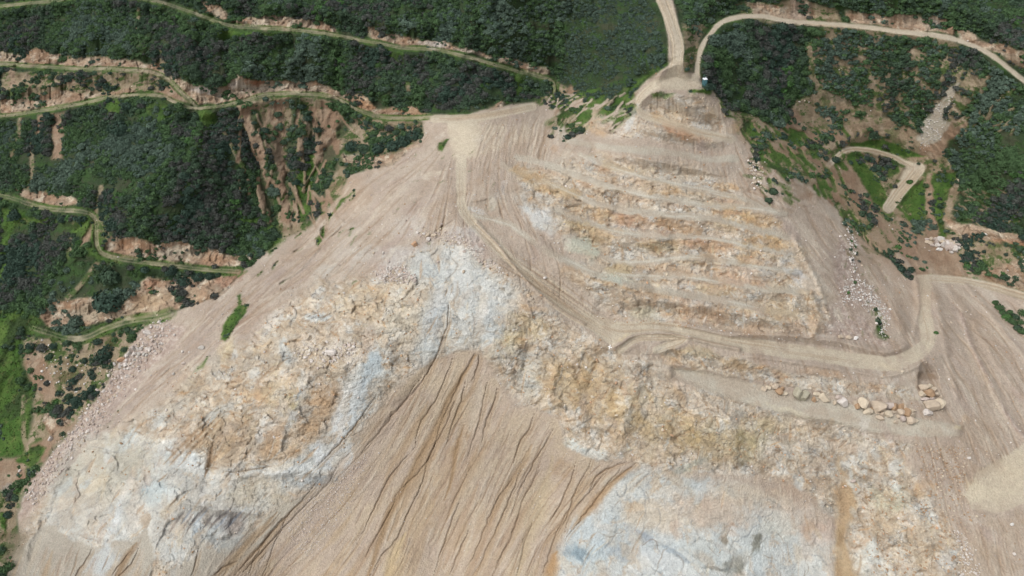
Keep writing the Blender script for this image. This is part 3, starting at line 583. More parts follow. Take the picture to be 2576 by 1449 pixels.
# stains and seams of differently coloured rock, plus painted notch shade: (u, v, ru, rv, tilt deg, rgb, strength)
TINT = [
 (1165,700,60,70,-20,(208,208,204),.8),(1130,640,90,26,0,(206,204,198),.7),(1230,740,60,50,30,(210,208,202),.7),(1090,790,26,70,10,(190,196,200),.7),(1220,800,22,60,0,(202,206,206),.7),
 (1010,840,60,50,0,(202,192,176),.5),(940,920,24,60,15,(176,190,198),.8),(900,1010,30,70,25,(198,206,210),.9),(840,1120,50,60,35,(206,210,210),.9),(800,1205,60,14,-12,(150,160,168),.8),
 (470,1165,40,30,0,(212,214,212),.85),(385,1240,40,30,0,(186,200,204),.85),(430,1250,30,30,0,(196,206,208),.8),(560,1350,50,40,0,(168,176,180),.6),(500,1345,16,40,10,(170,184,196),.8),
 (290,1320,14,60,15,(206,208,208),.8),(260,1415,50,34,-30,(200,206,210),.8),(700,1290,60,30,-25,(200,190,172),.5),(620,1260,50,20,0,(206,200,190),.5),
 (800,800,36,14,-10,(188,196,198),.9),(640,940,18,16,0,(212,212,208),.9),(570,870,22,45,12,(222,204,160),.8),(720,970,26,30,0,(206,196,184),.7),(735,1010,14,26,-20,(200,190,120),.6),
 (600,1020,60,50,0,(190,156,116),.6),(740,1090,70,40,0,(196,164,130),.6),(820,1000,50,40,0,(190,148,110),.55),(560,1130,60,40,0,(182,146,104),.6),(650,1000,16,30,0,(202,150,100),.5),
 (545,1120,12,70,8,(150,122,92),.7),(525,1300,14,30,0,(134,122,112),.6),(580,1310,34,36,10,(128,122,122),.65),(360,1305,14,24,0,(150,120,88),.7),(330,1110,10,60,0,(170,160,140),.5),
 (690,890,60,40,0,(198,184,164),.6),(840,850,46,22,20,(206,190,170),.6),(980,740,70,30,0,(194,170,138),.6),(930,790,50,30,0,(190,160,122),.5),
 (1330,820,60,30,20,(200,176,130),.7),(1290,860,40,30,0,(204,180,120),.7),(1360,920,50,40,0,(204,190,170),.6),(1290,830,26,16,0,(214,206,188),.6),(1440,930,70,50,0,(186,152,106),.6),
 (1330,950,30,60,0,(200,196,184),.7),(1400,990,60,50,0,(196,176,140),.5),(1500,1010,60,60,0,(176,142,96),.6),(1620,1060,90,50,0,(180,150,104),.65),(1660,1130,70,30,-20,(160,140,108),.6),
 (1780,1080,80,40,15,(204,184,140),.65),(1900,1090,60,40,0,(188,170,120),.6),(1880,1130,50,40,0,(158,146,100),.6),(2010,1130,40,30,0,(200,192,178),.5),(1740,1170,50,12,-25,(150,160,150),.6),
 (1445,1120,26,14,20,(200,208,206),.8),(1490,1145,40,10,15,(200,206,204),.7),
 (1570,1230,60,40,-30,(208,210,206),.8),(1500,1330,70,50,0,(196,206,210),.85),(1440,1385,40,20,0,(128,144,154),.65),(1560,1390,70,20,20,(142,154,164),.55),(1800,1400,160,60,0,(200,206,204),.75),
 (1670,1300,60,50,0,(204,190,174),.7),(1790,1290,60,40,0,(196,174,148),.6),(1850,1240,80,24,5,(206,196,180),.7),(1960,1330,60,40,0,(206,204,192),.7),(2040,1390,60,70,0,(206,206,200),.8),
 (1990,1250,60,30,15,(188,158,132),.6),(1620,1360,90,30,15,(170,180,186),.5),(1900,1370,12,34,20,(120,118,106),.9),(1850,1425,24,28,30,(122,118,104),.9),(1828,1360,8,18,10,(124,120,108),.9),
 (2050,1210,50,24,10,(180,150,120),.6),(2240,1250,50,40,30,(200,196,170),.7),(2330,1230,30,26,0,(190,148,100),.7),(2230,1320,40,40,0,(186,160,124),.6),(2340,1250,12,26,0,(208,206,198),.8),
 (2250,1180,24,30,0,(204,202,196),.8),(2200,1420,50,40,0,(200,194,180),.6),(2380,1420,26,20,0,(206,202,196),.7),(2300,1370,60,60,0,(184,162,132),.5),
 (1340,440,60,16,15,(196,150,92),.75),(1400,480,60,18,15,(200,160,104),.75),(1500,540,70,18,12,(198,154,100),.7),(1560,420,70,12,10,(196,170,130),.7),(1450,570,50,16,10,(204,182,130),.6),
 (1640,470,90,14,10,(196,150,96),.7),(1700,330,40,14,20,(180,124,86),.8),(1760,350,40,12,15,(188,138,96),.6),(1600,560,60,20,5,(182,120,86),.6),(1700,570,80,18,8,(186,140,96),.65),
 (1820,470,40,10,0,(204,150,90),.6),(1860,540,60,14,5,(202,154,88),.7),(1920,560,50,12,5,(188,140,84),.7),(1800,620,60,18,5,(186,134,90),.7),(1930,610,60,16,5,(200,150,84),.8),
 (1500,600,40,16,10,(170,140,96),.7),(1660,620,50,18,0,(178,150,100),.7),(1900,650,50,16,5,(196,152,100),.7),(1560,680,40,20,0,(186,160,110),.7),(1700,680,90,16,5,(184,146,110),.6),
 (1860,700,80,18,5,(188,140,110),.6),(1640,750,60,24,10,(186,150,112),.6),(1800,730,60,16,5,(176,146,100),.6),(1780,790,80,30,5,(186,138,100),.6),(1960,780,60,30,0,(198,160,110),.6),
 (1920,830,60,20,5,(186,146,110),.6),(1620,790,50,16,5,(204,196,170),.7),(1980,660,20,30,0,(206,208,208),.7),(2010,700,16,20,-10,(204,206,212),.7),(1360,545,50,26,20,(206,204,200),.85),
 (1470,625,50,24,15,(188,194,176),.75),(1540,700,50,14,12,(192,196,182),.7),(1240,510,30,20,0,(196,196,180),.5),(1260,480,10,24,30,(208,210,208),.8),(1200,528,26,6,12,(210,210,208),.9),
 (1360,500,12,16,0,(204,206,206),.6),(1560,330,34,14,25,(212,196,182),.8),(1590,300,8,40,25,(204,206,206),.7),(1530,320,40,20,0,(204,186,168),.7),(1690,300,60,20,15,(196,164,126),.5),
 (1800,290,30,30,0,(194,166,128),.6),(1850,320,20,16,0,(186,150,104),.6),(1650,290,14,10,0,(202,152,100),.6),(2050,800,20,40,0,(178,144,106),.6),(2110,790,20,12,30,(206,196,178),.8),
 (1090,440,24,8,-10,(218,206,184),.8),(1070,445,14,6,30,(220,208,190),.8),(1180,350,40,50,0,(208,194,170),.6),(1000,650,50,30,-20,(200,198,194),.7),(880,620,50,60,0,(202,196,188),.5),
 (1030,570,60,30,0,(204,200,194),.6),(960,560,40,40,0,(196,182,168),.5),(930,640,40,30,0,(198,196,190),.5),(840,680,50,20,0,(192,192,186),.5),(1160,590,50,26,0,(202,200,198),.6),
 (880,490,60,50,-30,(186,156,128),.6),(800,600,60,30,-35,(176,150,128),.5),(740,640,50,20,-35,(164,138,116),.5),
 (1700,900,40,24,20,(190,150,106),.7),(1760,890,50,16,10,(180,160,116),.7),(1860,915,50,14,15,(186,152,108),.7),(1960,945,40,12,15,(190,146,104),.7),(2040,960,30,10,10,(208,200,186),.7),
 (2180,975,60,12,5,(196,148,106),.7),(2070,940,60,10,10,(190,150,110),.6),(1690,940,30,20,0,(190,168,140),.4),
 (1560,850,18,5,-35,(224,206,168),.9),(2240,925,40,6,20,(216,200,172),.7),(1990,1035,60,6,18,(214,202,176),.7),(2270,1060,60,12,10,(214,204,184),.5),(2410,1075,16,8,0,(222,204,164),.8),
 (2425,1055,14,14,0,(200,160,120),.7),(2440,1220,30,16,30,(226,208,172),.7),(2500,1170,40,14,-35,(220,204,172),.6),(2440,900,8,60,-25,(208,190,166),.6),(2500,990,8,60,-25,(206,190,170),.6),
 (640,205,26,8,0,(150,82,56),.8),(600,215,40,10,0,(206,196,186),.7),(520,225,40,14,0,(208,200,194),.8),(700,225,60,12,0,(206,186,166),.7),(920,262,30,12,25,(196,140,96),.7),(1040,280,40,8,0,(190,140,98),.7),
 (1090,112,40,10,5,(206,200,194),.8),(1180,135,40,10,10,(204,190,176),.7),(420,635,30,12,5,(204,196,178),.7),(330,615,40,12,5,(182,128,92),.7),(520,645,60,14,8,(176,130,96),.6),(470,635,40,10,8,(206,196,174),.6),
 (240,790,60,16,0,(196,182,154),.7),(380,760,60,22,-10,(194,172,140),.7),(580,700,40,18,-20,(156,100,76),.8),(380,715,20,16,0,(168,112,84),.7),(160,775,30,10,0,(178,134,100),.7),(480,745,50,20,-10,(190,160,128),.6),
 (2200,45,60,14,5,(204,176,152),.7),(2320,60,50,18,5,(200,182,162),.7),(2350,60,20,12,0,(186,186,184),.5),(2500,125,50,14,30,(206,184,162),.6),(2010,30,26,26,0,(196,176,160),.7),
 (2440,575,70,10,12,(214,196,172),.7),(2540,615,50,8,8,(182,120,84),.8),(2425,458,14,10,30,(176,104,70),.8),(2480,620,60,20,5,(170,150,124),.6),
 (1500,405,20,14,0,(200,196,190),.6),(1395,372,8,14,25,(168,136,108),.8),(1680,585,30,10,0,(168,110,84),.6),(1745,610,34,10,0,(176,120,90),.5),
 (60,1170,50,24,0,(150,132,110),.7),(30,1400,24,80,15,(140,128,108),.8),(20,1230,24,16,0,(160,160,154),.7),
 (2122,1290,18,50,0,(188,158,122),.6),(2124,1400,12,50,0,(184,160,128),.7),(2140,1350,10,40,-10,(150,140,124),.6),
 (1490,1270,14,60,40,(186,148,108),.7),(1390,1420,16,50,25,(184,148,110),.7),(1130,1200,34,150,22,(166,136,106),.6),(1170,1080,20,80,20,(166,136,104),.6),(1000,1430,30,60,25,(200,172,128),.7),
 (1060,1300,24,80,22,(184,160,128),.5),(1330,1280,40,70,20,(186,168,140),.5),(1410,1180,30,30,30,(164,134,102),.6),
 (250,1180,130,80,-30,(192,184,166),.85),(200,1290,60,60,0,(190,178,162),.8),(330,1180,60,60,0,(188,182,166),.7),(470,1260,90,30,0,(200,194,184),.6),(640,1240,70,40,0,(194,180,156),.7),
 (620,1130,80,50,-5,(184,152,118),.85),(720,1120,60,40,0,(188,156,122),.85),(800,1040,50,70,0,(186,150,112),.8),(700,990,70,40,0,(194,170,132),.8),(520,1090,60,50,0,(184,162,132),.8),(480,970,50,40,0,(184,156,122),.8),
 (830,920,60,30,0,(186,170,148),.7),(900,760,60,40,0,(198,176,144),.7),(1000,800,60,50,0,(206,196,176),.7),(1040,720,60,40,0,(202,192,176),.6),(880,990,20,40,20,(214,216,214),.95),(860,1060,22,50,25,(214,216,216),.95),(830,1150,50,34,30,(212,214,214),.95),(760,1190,60,22,0,(206,208,206),.9),
 (500,1170,22,34,-20,(214,214,210),.95),(512,1260,7,60,6,(214,210,204),.9),(300,1285,8,60,18,(210,212,210),.9),
 (500,860,70,26,-38,(170,154,142),.8),(420,940,80,30,-40,(168,152,140),.85),(300,1030,90,24,-42,(170,154,143),.8),(560,780,60,24,-38,(172,156,145),.8),(680,710,80,26,-35,(172,155,142),.8),(800,620,80,26,-38,(172,152,134),.7),(620,820,60,40,-35,(176,160,148),.7),(180,1150,60,16,-50,(176,158,146),.7),
 (1420,960,60,60,20,(186,160,122),.8),(1500,960,70,60,10,(182,156,118),.85),(1590,1030,80,60,0,(180,156,116),.85),(1700,1080,80,50,10,(176,152,112),.85),(1800,1120,80,40,10,(180,158,118),.8),(1560,1100,50,40,0,(186,160,130),.8),(1960,1080,60,40,0,(190,172,140),.7),
 (2120,1260,26,70,0,(184,156,124),.8),(2480,1060,60,60,0,(172,154,136),.8),(2360,1130,70,30,10,(172,152,134),.8),(2500,1150,40,60,0,(174,156,136),.6),(2480,1420,80,50,0,(178,160,140),.7),(2250,620,60,110,-40,(176,152,130),.7),
 (1800,1285,110,46,8,(200,182,164),.95),(2010,1300,90,40,5,(198,178,160),.95),(1900,1250,120,26,5,(198,180,158),.9),(1620,1295,60,36,0,(202,188,168),.85),(1700,1230,50,20,0,(204,192,176),.6),
 (1960,1310,50,24,10,(208,208,200),.9),(1840,1330,20,16,0,(176,146,122),.8),(1700,1330,16,30,0,(186,152,124),.7),(2060,1340,40,30,0,(196,170,152),.8),(1480,1400,60,40,0,(196,208,212),.8),(1660,1410,80,34,0,(206,208,208),.8),
 (1460,1390,26,16,0,(128,146,156),.8),(1610,1345,50,10,25,(150,158,168),.7),(1700,1395,40,8,35,(140,152,160),.7),(1800,1430,50,5,0,(120,124,122),.8),
 (2330,945,26,10,0,(122,100,80),.95),(2314,965,7,24,0,(128,106,86),.95),(2350,975,18,18,0,(160,140,118),.8),(1250,340,90,36,0,(206,192,170),.7),(1180,360,30,40,0,(208,194,172),.7),  # dug notch: brown soil tint with shade of top and left walls painted in
 (2205,1425,46,30,0,(208,210,206),.85),(2190,1380,20,24,0,(204,204,196),.7),(2280,1440,50,14,0,(204,200,190),.6),(2460,1100,60,60,0,(172,150,128),.6),(2420,1180,60,40,30,(164,142,120),.6),(2520,1350,80,60,0,(184,164,138),.5),(2300,740,60,60,40,(178,150,126),.5),(2200,620,30,100,-40,(178,146,118),.6),
 (2520,1225,80,40,-20,(210,195,170),.95),(2450,1240,26,24,0,(214,200,176),.9),(2545,1170,50,30,-30,(212,196,170),.9),(2150,520,14,90,-42,(172,140,110),.6),(2480,860,60,80,0,(190,166,144),.5),
]
PALT = [(208,196,178),(196,174,156),(192,158,120),(210,210,206),(196,204,206),(184,180,170),(172,146,118),(200,180,150),(206,190,172),(214,206,196)]
_rk = Wc["orock"] + Wc["wrock"]
_r = random.Random(5); _k = 0
while _k < 620:
    u = _r.uniform(0, 2560); v = _r.uniform(240, 1560)
    if zsample(_rk, u, v) < .5: continue
    _k += 1
    up_ = v < 860 and 1250 < u < 2110
    L_ = _r.uniform(10, 46)
    ang = _r.gauss(8, 10) if up_ else (_r.gauss(118, 22) if u < 1300 else _r.gauss(60, 50))
    TINT.append((u, v, L_, L_ * _r.uniform(.18, .5), ang, _r.choice(PALT[:3] + PALT[6:9] if up_ else PALT), _r.uniform(.3, .75)))
_k = 0
while _k < 260:
    u = _r.uniform(250, 2570); v = _r.uniform(260, 1400)
    if zsample(Wc["talus"], u, v) < .6: continue
    _k += 1
    TINT.append((u, v, _r.uniform(14, 70), _r.uniform(4, 16), _r.gauss(142, 12) if u < 1150 else _r.gauss(95, 30) if u < 1800 else _r.gauss(52, 10), _r.choice([(206,194,178),(170,152,136),(164,140,118),(196,178,162),(210,200,186),(176,158,148)]), _r.uniform(.25, .6)))
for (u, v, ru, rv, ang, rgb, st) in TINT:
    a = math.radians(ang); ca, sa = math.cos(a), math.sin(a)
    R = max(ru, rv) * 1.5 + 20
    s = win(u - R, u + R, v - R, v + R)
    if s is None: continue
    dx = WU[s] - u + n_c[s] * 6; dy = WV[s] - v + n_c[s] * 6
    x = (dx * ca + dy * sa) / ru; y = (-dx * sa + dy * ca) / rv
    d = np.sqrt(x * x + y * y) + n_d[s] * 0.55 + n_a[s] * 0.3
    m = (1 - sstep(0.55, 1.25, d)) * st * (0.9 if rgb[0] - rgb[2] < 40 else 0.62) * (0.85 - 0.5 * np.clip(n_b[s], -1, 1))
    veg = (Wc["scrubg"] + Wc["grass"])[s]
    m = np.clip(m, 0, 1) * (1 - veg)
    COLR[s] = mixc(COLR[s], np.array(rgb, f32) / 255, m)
del g1

# ------------------------------------------------------------------ strokes: run-off streaks, wheel tracks, erosion rills
DIRS = [(1100,900,-.5,1),(800,1200,-1,1),(700,1350,-.9,1),(600,1300,-.9,1),(1000,1300,-.40,1),(1250,1150,-.45,1),(1200,1400,-.45,1),(1450,1300,-.85,1.1),(1550,1180,-1,.8),(1380,1420,-.4,1),
 (700,750,-1,.75),(400,950,-1,.85),(900,600,-1,.9),(1000,400,-.8,.5),(300,1000,-1,.9),(120,1200,-.8,1),(100,1420,-.35,1),(400,1400,-.4,1),(2100,600,.75,1),(2200,750,.6,1),(2450,1000,.5,1),(2000,450,.6,1),(2300,600,.8,1),
 (1500,300,-.8,.6),(1600,450,.1,1),(1800,700,.1,1),(1200,450,-.1,1),(1300,550,.5,1),(1900,1000,.2,1),(2400,1200,.3,1),(1100,700,-.1,1),(720,450,.1,1),(2500,760,.8,.7),(1700,100,.2,1)]
dd = np.array(DIRS)
def flow(u, v):
    w_ = 1 / ((dd[:, 0] - u) ** 2 + (dd[:, 1] - v) ** 2 + 400) ** 1.5
    x = (w_ * dd[:, 2]).sum(); y = (w_ * dd[:, 3]).sum(); L = math.hypot(x, y)
    return x / L, y / L
def trace(u, v, length, jit=0.08):
    pts = [(u, v)]; a = 0
    for _ in range(max(1, int(length / 12))):
        x, y = flow(u, v); a = a * 0.7 + random.gauss(0, jit)
        x, y = x - y * a, y + x * a
        u += x * 12; v += y * 12; pts.append((u, v))
    return np.array(pts)
def stroke(p, hw, col=None, st=0.5, dz=0.0, mask=None, taper=True):
    n = len(p)
    vals = np.sin(np.linspace(0.12, math.pi - 0.12, n)) if taper else np.ones(n)
    r = line_field(p, hw * 2 + 3, vals)
    if not r: return
    s, D, _, T = r
    k = np.clip(1 - D / (hw * 2 * np.maximum(T, .2)), 0, 1); k = k * k * (3 - 2 * k)
    if mask is not None: k = k * mask[s]
    if dz: Z[s] += dz * k
    if col is not None: COLR[s] = mixc(COLR[s], np.array(col, f32) / 255, k * st)
loose = np.clip(Wc["talus"] + Wc["rubble"] * .7 + Wc["sand"] + Wc["greysand"], 0, 1)
sandm = np.clip(Wc["sand"] + Wc["greysand"], 0, 1)
def rnd_in(mask, n, lo=0.4, box=None):
    out = []; tries = 0
    while len(out) < n and tries < n * 60:
        tries += 1
        u = random.uniform(*(box[0:2] if box else (U0, U1))); v = random.uniform(*(box[2:4] if box else (V0, V1)))
        if zsample(mask, u, v) > lo: out.append((u, v))
    return out
for (u, v) in rnd_in(loose, 1900):
    L = random.uniform(30, 150); hw = random.uniform(1.2, 3.6)
    if random.random() < .5: stroke(trace(u, v, L), hw, (206, 192, 174), random.uniform(.2, .5), 0.05, loose)
    else: stroke(trace(u, v, L), hw, (152, 126, 104), random.uniform(.15, .4), -0.06, loose)
# traced erosion rills in the sand fan and on the left apron
RILLS = [
 [(1195,890),(1180,920),(1160,950),(1130,1020),(1110,1060)],[(1205,890),(1200,930),(1185,960)],[(1150,1000),(1120,1070),(1080,1150),(1060,1220),(1040,1260)],
 [(1170,960),(1160,1010),(1140,1060),(1125,1110)],[(1140,900),(1100,1000),(1060,1060),(1040,1130)],[(1225,960),(1215,1010),(1205,1060),(1185,1120),(1170,1160)],
 [(1250,975),(1240,1020),(1220,1070),(1210,1120)],[(1345,1040),(1330,1080),(1310,1110),(1290,1170)],[(1390,1080),(1375,1110),(1350,1150),(1320,1210),(1300,1240)],
 [(1310,1180),(1280,1260),(1250,1330),(1220,1390),(1200,1449)],[(1290,1200),(1250,1260),(1220,1330),(1190,1400),(1160,1449)],[(1360,1180),(1320,1250),(1290,1340),(1260,1400),(1240,1449)],
 [(1060,1220),(1030,1280),(1000,1350),(960,1400),(930,1449)],[(1110,1060),(1090,1130),(1060,1180),(1000,1240)],[(1160,1260),(1140,1300),(1120,1360),(1090,1449)],
 [(1040,1130),(980,1200),(940,1280),(900,1360)],[(1000,1240),(960,1330),(920,1400)],[(950,990),(900,1060),(860,1110),(780,1190)],[(1060,950),(1010,1020),(960,1080),(900,1150)],
 [(800,1210),(760,1260),(720,1300),(660,1370),(620,1449)],[(730,1290),(700,1340),(640,1410),(600,1449)],[(850,1170),(820,1220),(770,1270),(700,1350),(660,1449)],
 [(715,1300),(690,1330),(640,1390),(590,1449)],[(350,1380),(330,1420),(300,1449),(270,1500)],[(330,1385),(310,1410),(280,1449)],[(500,1380),(490,1420),(480,1449)],[(230,1380),(210,1420),(180,1460)],
 [(600,1410),(560,1430),(520,1460)],[(1430,1280),(1400,1340),(1380,1400),(1360,1449)],[(1530,1180),(1490,1230),(1440,1290),(1420,1340)],[(1560,1180),(1520,1230),(1460,1310),(1420,1360)],
 [(1600,1165),(1560,1195),(1520,1230)],[(1580,1160),(1540,1175),(1500,1200),(1480,1240)],[(1490,1150),(1480,1180),(1450,1230),(1430,1290),(1400,1350)],[(1450,1160),(1430,1220),(1410,1270),(1380,1320)],
 [(1340,1310),(1320,1370),(1300,1449)],[(1180,1330),(1150,1400),(1130,1449)],[(1130,755),(1128,790),(1125,820),(1110,860),(1100,890),(1070,950)],[(1100,890),(1080,930),(1030,1000),(960,1070)],
 [(1720,0),(1720,1)],
]
for p in RILLS[:-1]:
    q = resample(p, 12)
    q = q + np.random.default_rng(len(p) + int(p[0][0])).normal(0, 1.0, q.shape)
    stroke(q, 1.6, (134, 110, 86), .8, -0.3, None, True)
    stroke(q + [6, 2], 4.5, (168, 142, 114), .4, -0.05, None, True)
for (u, v) in rnd_in(sandm, 110, .7):
    L = random.uniform(40, 260); b = random.random()
    q = trace(u, v, L, .05)
    stroke(q, random.uniform(1.0, 1.8), (146, 122, 98), .65, -random.uniform(.05, .16), sandm)
    if b < .3: stroke(q + [5, 2], random.uniform(4, 9), (172, 144, 112), .5, 0, sandm)
for (u, v) in rnd_in(sandm, 260, .7):
    stroke(trace(u, v, random.uniform(80, 280), .04), random.uniform(3, 12), random.choice([(196,178,154),(168,142,116),(190,172,156),(178,152,120)]), random.uniform(.25, .5), 0.0, sandm)
for pts, w1, c1, k1 in [([(1198,893),(1170,940),(1130,1000),(1100,1080),(1060,1140),(1035,1200),(990,1270),(960,1350),(925,1449),(900,1520)], 9, (160,132,100), .8),
 ([(1190,900),(1150,970),(1110,1060),(1075,1130),(1050,1200),(1010,1280),(975,1360)], 13, (172,146,116), .6), ([(1168,1070),(1150,1120),(1140,1190),(1120,1260)], 5, (158,130,98), .8),
 ([(1340,1120),(1310,1180),(1260,1250),(1230,1320)], 10, (170,142,110), .5), ([(1020,1340),(990,1400),(965,1470)], 12, (200,176,138), .8), ([(1390,1150),(1370,1230),(1340,1330),(1300,1449)], 16, (188,170,140), .5),
 ([(1590,1175),(1540,1215),(1490,1270),(1440,1330)], 9, (176,144,108), .6), ([(1400,1390),(1380,1449),(1370,1500)], 14, (180,142,100), .8), ([(880,1140),(800,1240),(720,1330),(650,1420)], 12, (196,184,172), .6),
 ([(1060,960),(980,1070),(880,1200),(760,1340),(680,1449)], 16, (190,172,160), .5), ([(700,1290),(640,1350),(560,1449)], 8, (158,134,106), .7), ([(345,1365),(320,1400),(285,1470)], 9, (152,126,98), .8),
 ([(535,1120),(520,1180),(515,1200)], 7, (152,122,92), .8), ([(560,1190),(620,1184),(690,1172)], 2, (130,112,92), .7), ([(1210,960),(1200,1020),(1180,1090)], 12, (200,186,168), .6)]:
    q = resample(pts, 12); stroke(q + np.random.default_rng(int(w1)).normal(0, 1.2, q.shape), w1, c1, k1, -.1 if w1 > 3 else -.3)
# furrows on the aprons
for (u, v) in rnd_in(Wc["talus"], 160, .8):
    q = trace(u, v, random.uniform(60, 260), .05)
    stroke(q, random.uniform(1.5, 3), (164, 140, 116), .4, -random.uniform(.06, .2), Wc["talus"])
# stained streaks down the pale faces
for (u, v) in rnd_in(Wc["wrock"] + Wc["orock"], 420, .5):
    stroke(trace(u, v, random.uniform(15, 80), .15), random.uniform(1.2, 4), random.choice([(156,128,98),(212,208,200),(176,140,104),(142,134,124),(206,190,164)]), random.uniform(.3, .7), random.uniform(-.1, .05), rock)
for u in range(466, 640, 13):
    stroke(trace(u + random.uniform(-4, 4), 1275 + random.uniform(0, 20), random.uniform(50, 80), .05), random.uniform(2, 4), random.choice([(96,92,92),(120,108,100),(150,160,172),(128,116,108)]), .6, -.1)
for u in (530, 545, 560): stroke(trace(u, 1050, 170, .05), 4, (150,118,86), .5, -.04)
# short cracks and ledges across the fractured rock
for (u, v) in rnd_in(Wc["orock"], 700, .6):
    a = random.gauss(0.15, .6); L = random.uniform(6, 34)
    q = np.array([(u + (t - .5) * L * math.cos(a) + random.gauss(0, 1.5), v + (t - .5) * L * math.sin(a) + random.gauss(0, 1.5)) for t in (0, .33, .66, 1)])
    stroke(q, random.uniform(1.2, 3.0), (138, 112, 86), random.uniform(.2, .6), -random.uniform(.03, .15), rock)
for (u, v) in rnd_in(Wc["orock"], 600, .6):
    a = random.gauss(0.3, .7); L = random.uniform(8, 30)
    q = np.array([(u + (t - .5) * L * math.cos(a) + random.gauss(0, 1.5), v + (t - .5) * L * math.sin(a) + random.gauss(0, 1.5)) for t in (0, .33, .66, 1)])
    stroke(q, random.uniform(1.5, 4), random.choice([(216,204,184),(206,190,160),(220,214,204),(190,150,108)]), random.uniform(.3, .7), random.uniform(0.0, .1), rock)
for (u, v) in rnd_in(Wc["wrock"], 90, .5):
    a = random.uniform(-.5, 1.3); q = [(u, v)]
    for _ in range(random.randrange(4, 12)):
        a += random.gauss(0, .45); q.append((q[-1][0] + 9 * math.cos(a), q[-1][1] + 9 * math.sin(a)))
    stroke(np.array(q), random.uniform(.8, 2.4), random.choice([(124,130,134),(150,140,126),(136,124,112)]), random.uniform(.3, .7), -.06, Wc["wrock"])
# stained rock just below each bench edge
for pts, hw, kind, up, dn, drop, nm in ROADS:
    if nm.startswith("bench") or nm == "ramp bench":
        p = resample(pts, 9); a = 4
        while a < len(p) - 6:
            b = a + random.randrange(5, 16)
            q = p[a:b] + [0, random.uniform(11, 17)]
            if len(q) > 3: stroke(q, random.uniform(4, 9), random.choice([(192,152,106),(186,144,108),(176,142,106),(200,168,124),(170,126,98)]), random.uniform(.15, .45), -.1, np.clip(Wc["orock"] * (1 + n_b) , 0, 1))
            a = b + random.randrange(0, 8)
        for k in range(3):
            a = random.randrange(0, len(p) - 8); q = p[a:a + random.randrange(6, 20)] + [0, random.uniform(-3, 3)]
            stroke(q, 2.2, (212, 206, 192), .6, 0)
# wheel tracks
for pts, hw, kind, up, dn, drop, nm in ROADS:
    if kind != "road" and kind != "track" : continue
    p = resample(pts, 14)
    t = np.gradient(p, axis=0); t /= np.hypot(t[:, 0], t[:, 1])[:, None]; nrm = np.c_[-t[:, 1], t[:, 0]]
    if kind == "track":
        for o in (-.45, .45): stroke(p + nrm * hw * o, 1.3, (172, 162, 136), .5, -.03, None, False)
    else:
        for _ in range(int(4 + hw)):
            o = random.uniform(-.85, .85) * hw; a = random.randrange(0, max(1, len(p) - 8)); b = min(len(p), a + random.randrange(6, 24))
            if b - a < 3: continue
            stroke(p[a:b] + nrm[a:b] * o, random.uniform(1.0, 2.4), random.choice([(170,148,122),(176,154,128),(214,198,174)]), random.uniform(.3, .6), -.05)
for k in range(46):   # long curved tracks below the haul road and across the pad
    a = random.uniform(0, 1); o = random.uniform(-60, 10)
    q = np.array([(1250 + 300 * t + o * .5 + 10 * math.sin(t * 3), 610 + 215 * t - o * .6 * (1 - t * .5)) for t in np.linspace(a * .5, a * .5 + .5, 9)])
    stroke(q, random.uniform(1, 2), random.choice([(168,144,118),(206,190,166)]), .4, -.06, np.clip(Wc["talus"] + Wc["road"], 0, 1))
for k in range(40):   # bulldozed furrows running down from the saddle
    u0 = random.uniform(1190, 1400); q = np.array([(u0 + random.uniform(-3, 3) - (t * 60 if u0 < 1300 else t * 30), 300 + t * random.uniform(100, 150)) for t in np.linspace(0, 1, 8)])
    stroke(q, random.uniform(1.5, 3), random.choice([(160,138,116),(208,192,172)]), .35, -.05, Wc["talus"])
Z += fbm(GX, GS, 0.8, 2, 6, .6) * (0.10 * rock + 0.05 * Wc["talus"] + 0.12 * Wc["rubble"])
COLR *= (1 + (Wc["orock"] + .5 * Wc["wrock"] + Wc["bank"]) * ((fac - .5) * .10 + (fbc - .5) * .10 + (fcc - .5) * .10 - .22 * (1 - sstep(0, .14, fbe)) * sstep(.0, .3, n_b) * (1 - Wc["wrock"])))[..., None]
COLR *= (1 + 0.055 * n_c + 0.03 * n_l)[..., None]
_bare = np.clip(1 - Wc["scrubg"] - Wc["grass"] - Wc["track"] * .5, 0, 1)[..., None]
_g = COLR.mean(-1, keepdims=True)
COLR = COLR + ((_g + (COLR - _g) * .94) * np.array([.98, .985, .98], f32) - COLR) * _bare
COLR = np.clip(COLR, 0.02, 0.95)

# ------------------------------------------------------------------ height map -> ground surface in metres
Zc = Z - CAMZ
T = Zc / DZ
HD = np.sqrt(DX ** 2 + DY ** 2) * T
HD = np.maximum.accumulate(HD[::-1], axis=0)[::-1]          # no overhangs: faces are at most vertical
T = HD / np.sqrt(DX ** 2 + DY ** 2)
PX, PY, PZ = T * DX, T * DY, CAMZ + T * DZ
lin = np.where(COLR <= 0.04045, COLR / 12.92, ((COLR + 0.055) / 1.055) ** 2.4)
ALB = (lin * 0.74).astype(f32)

def at(u, v):
    return float(zsample(PX, u, v)), float(zsample(PY, u, v)), float(zsample(PZ, u, v))
def mpp(u, v):
    return float(zsample(T, u, v)) / F * 1.0

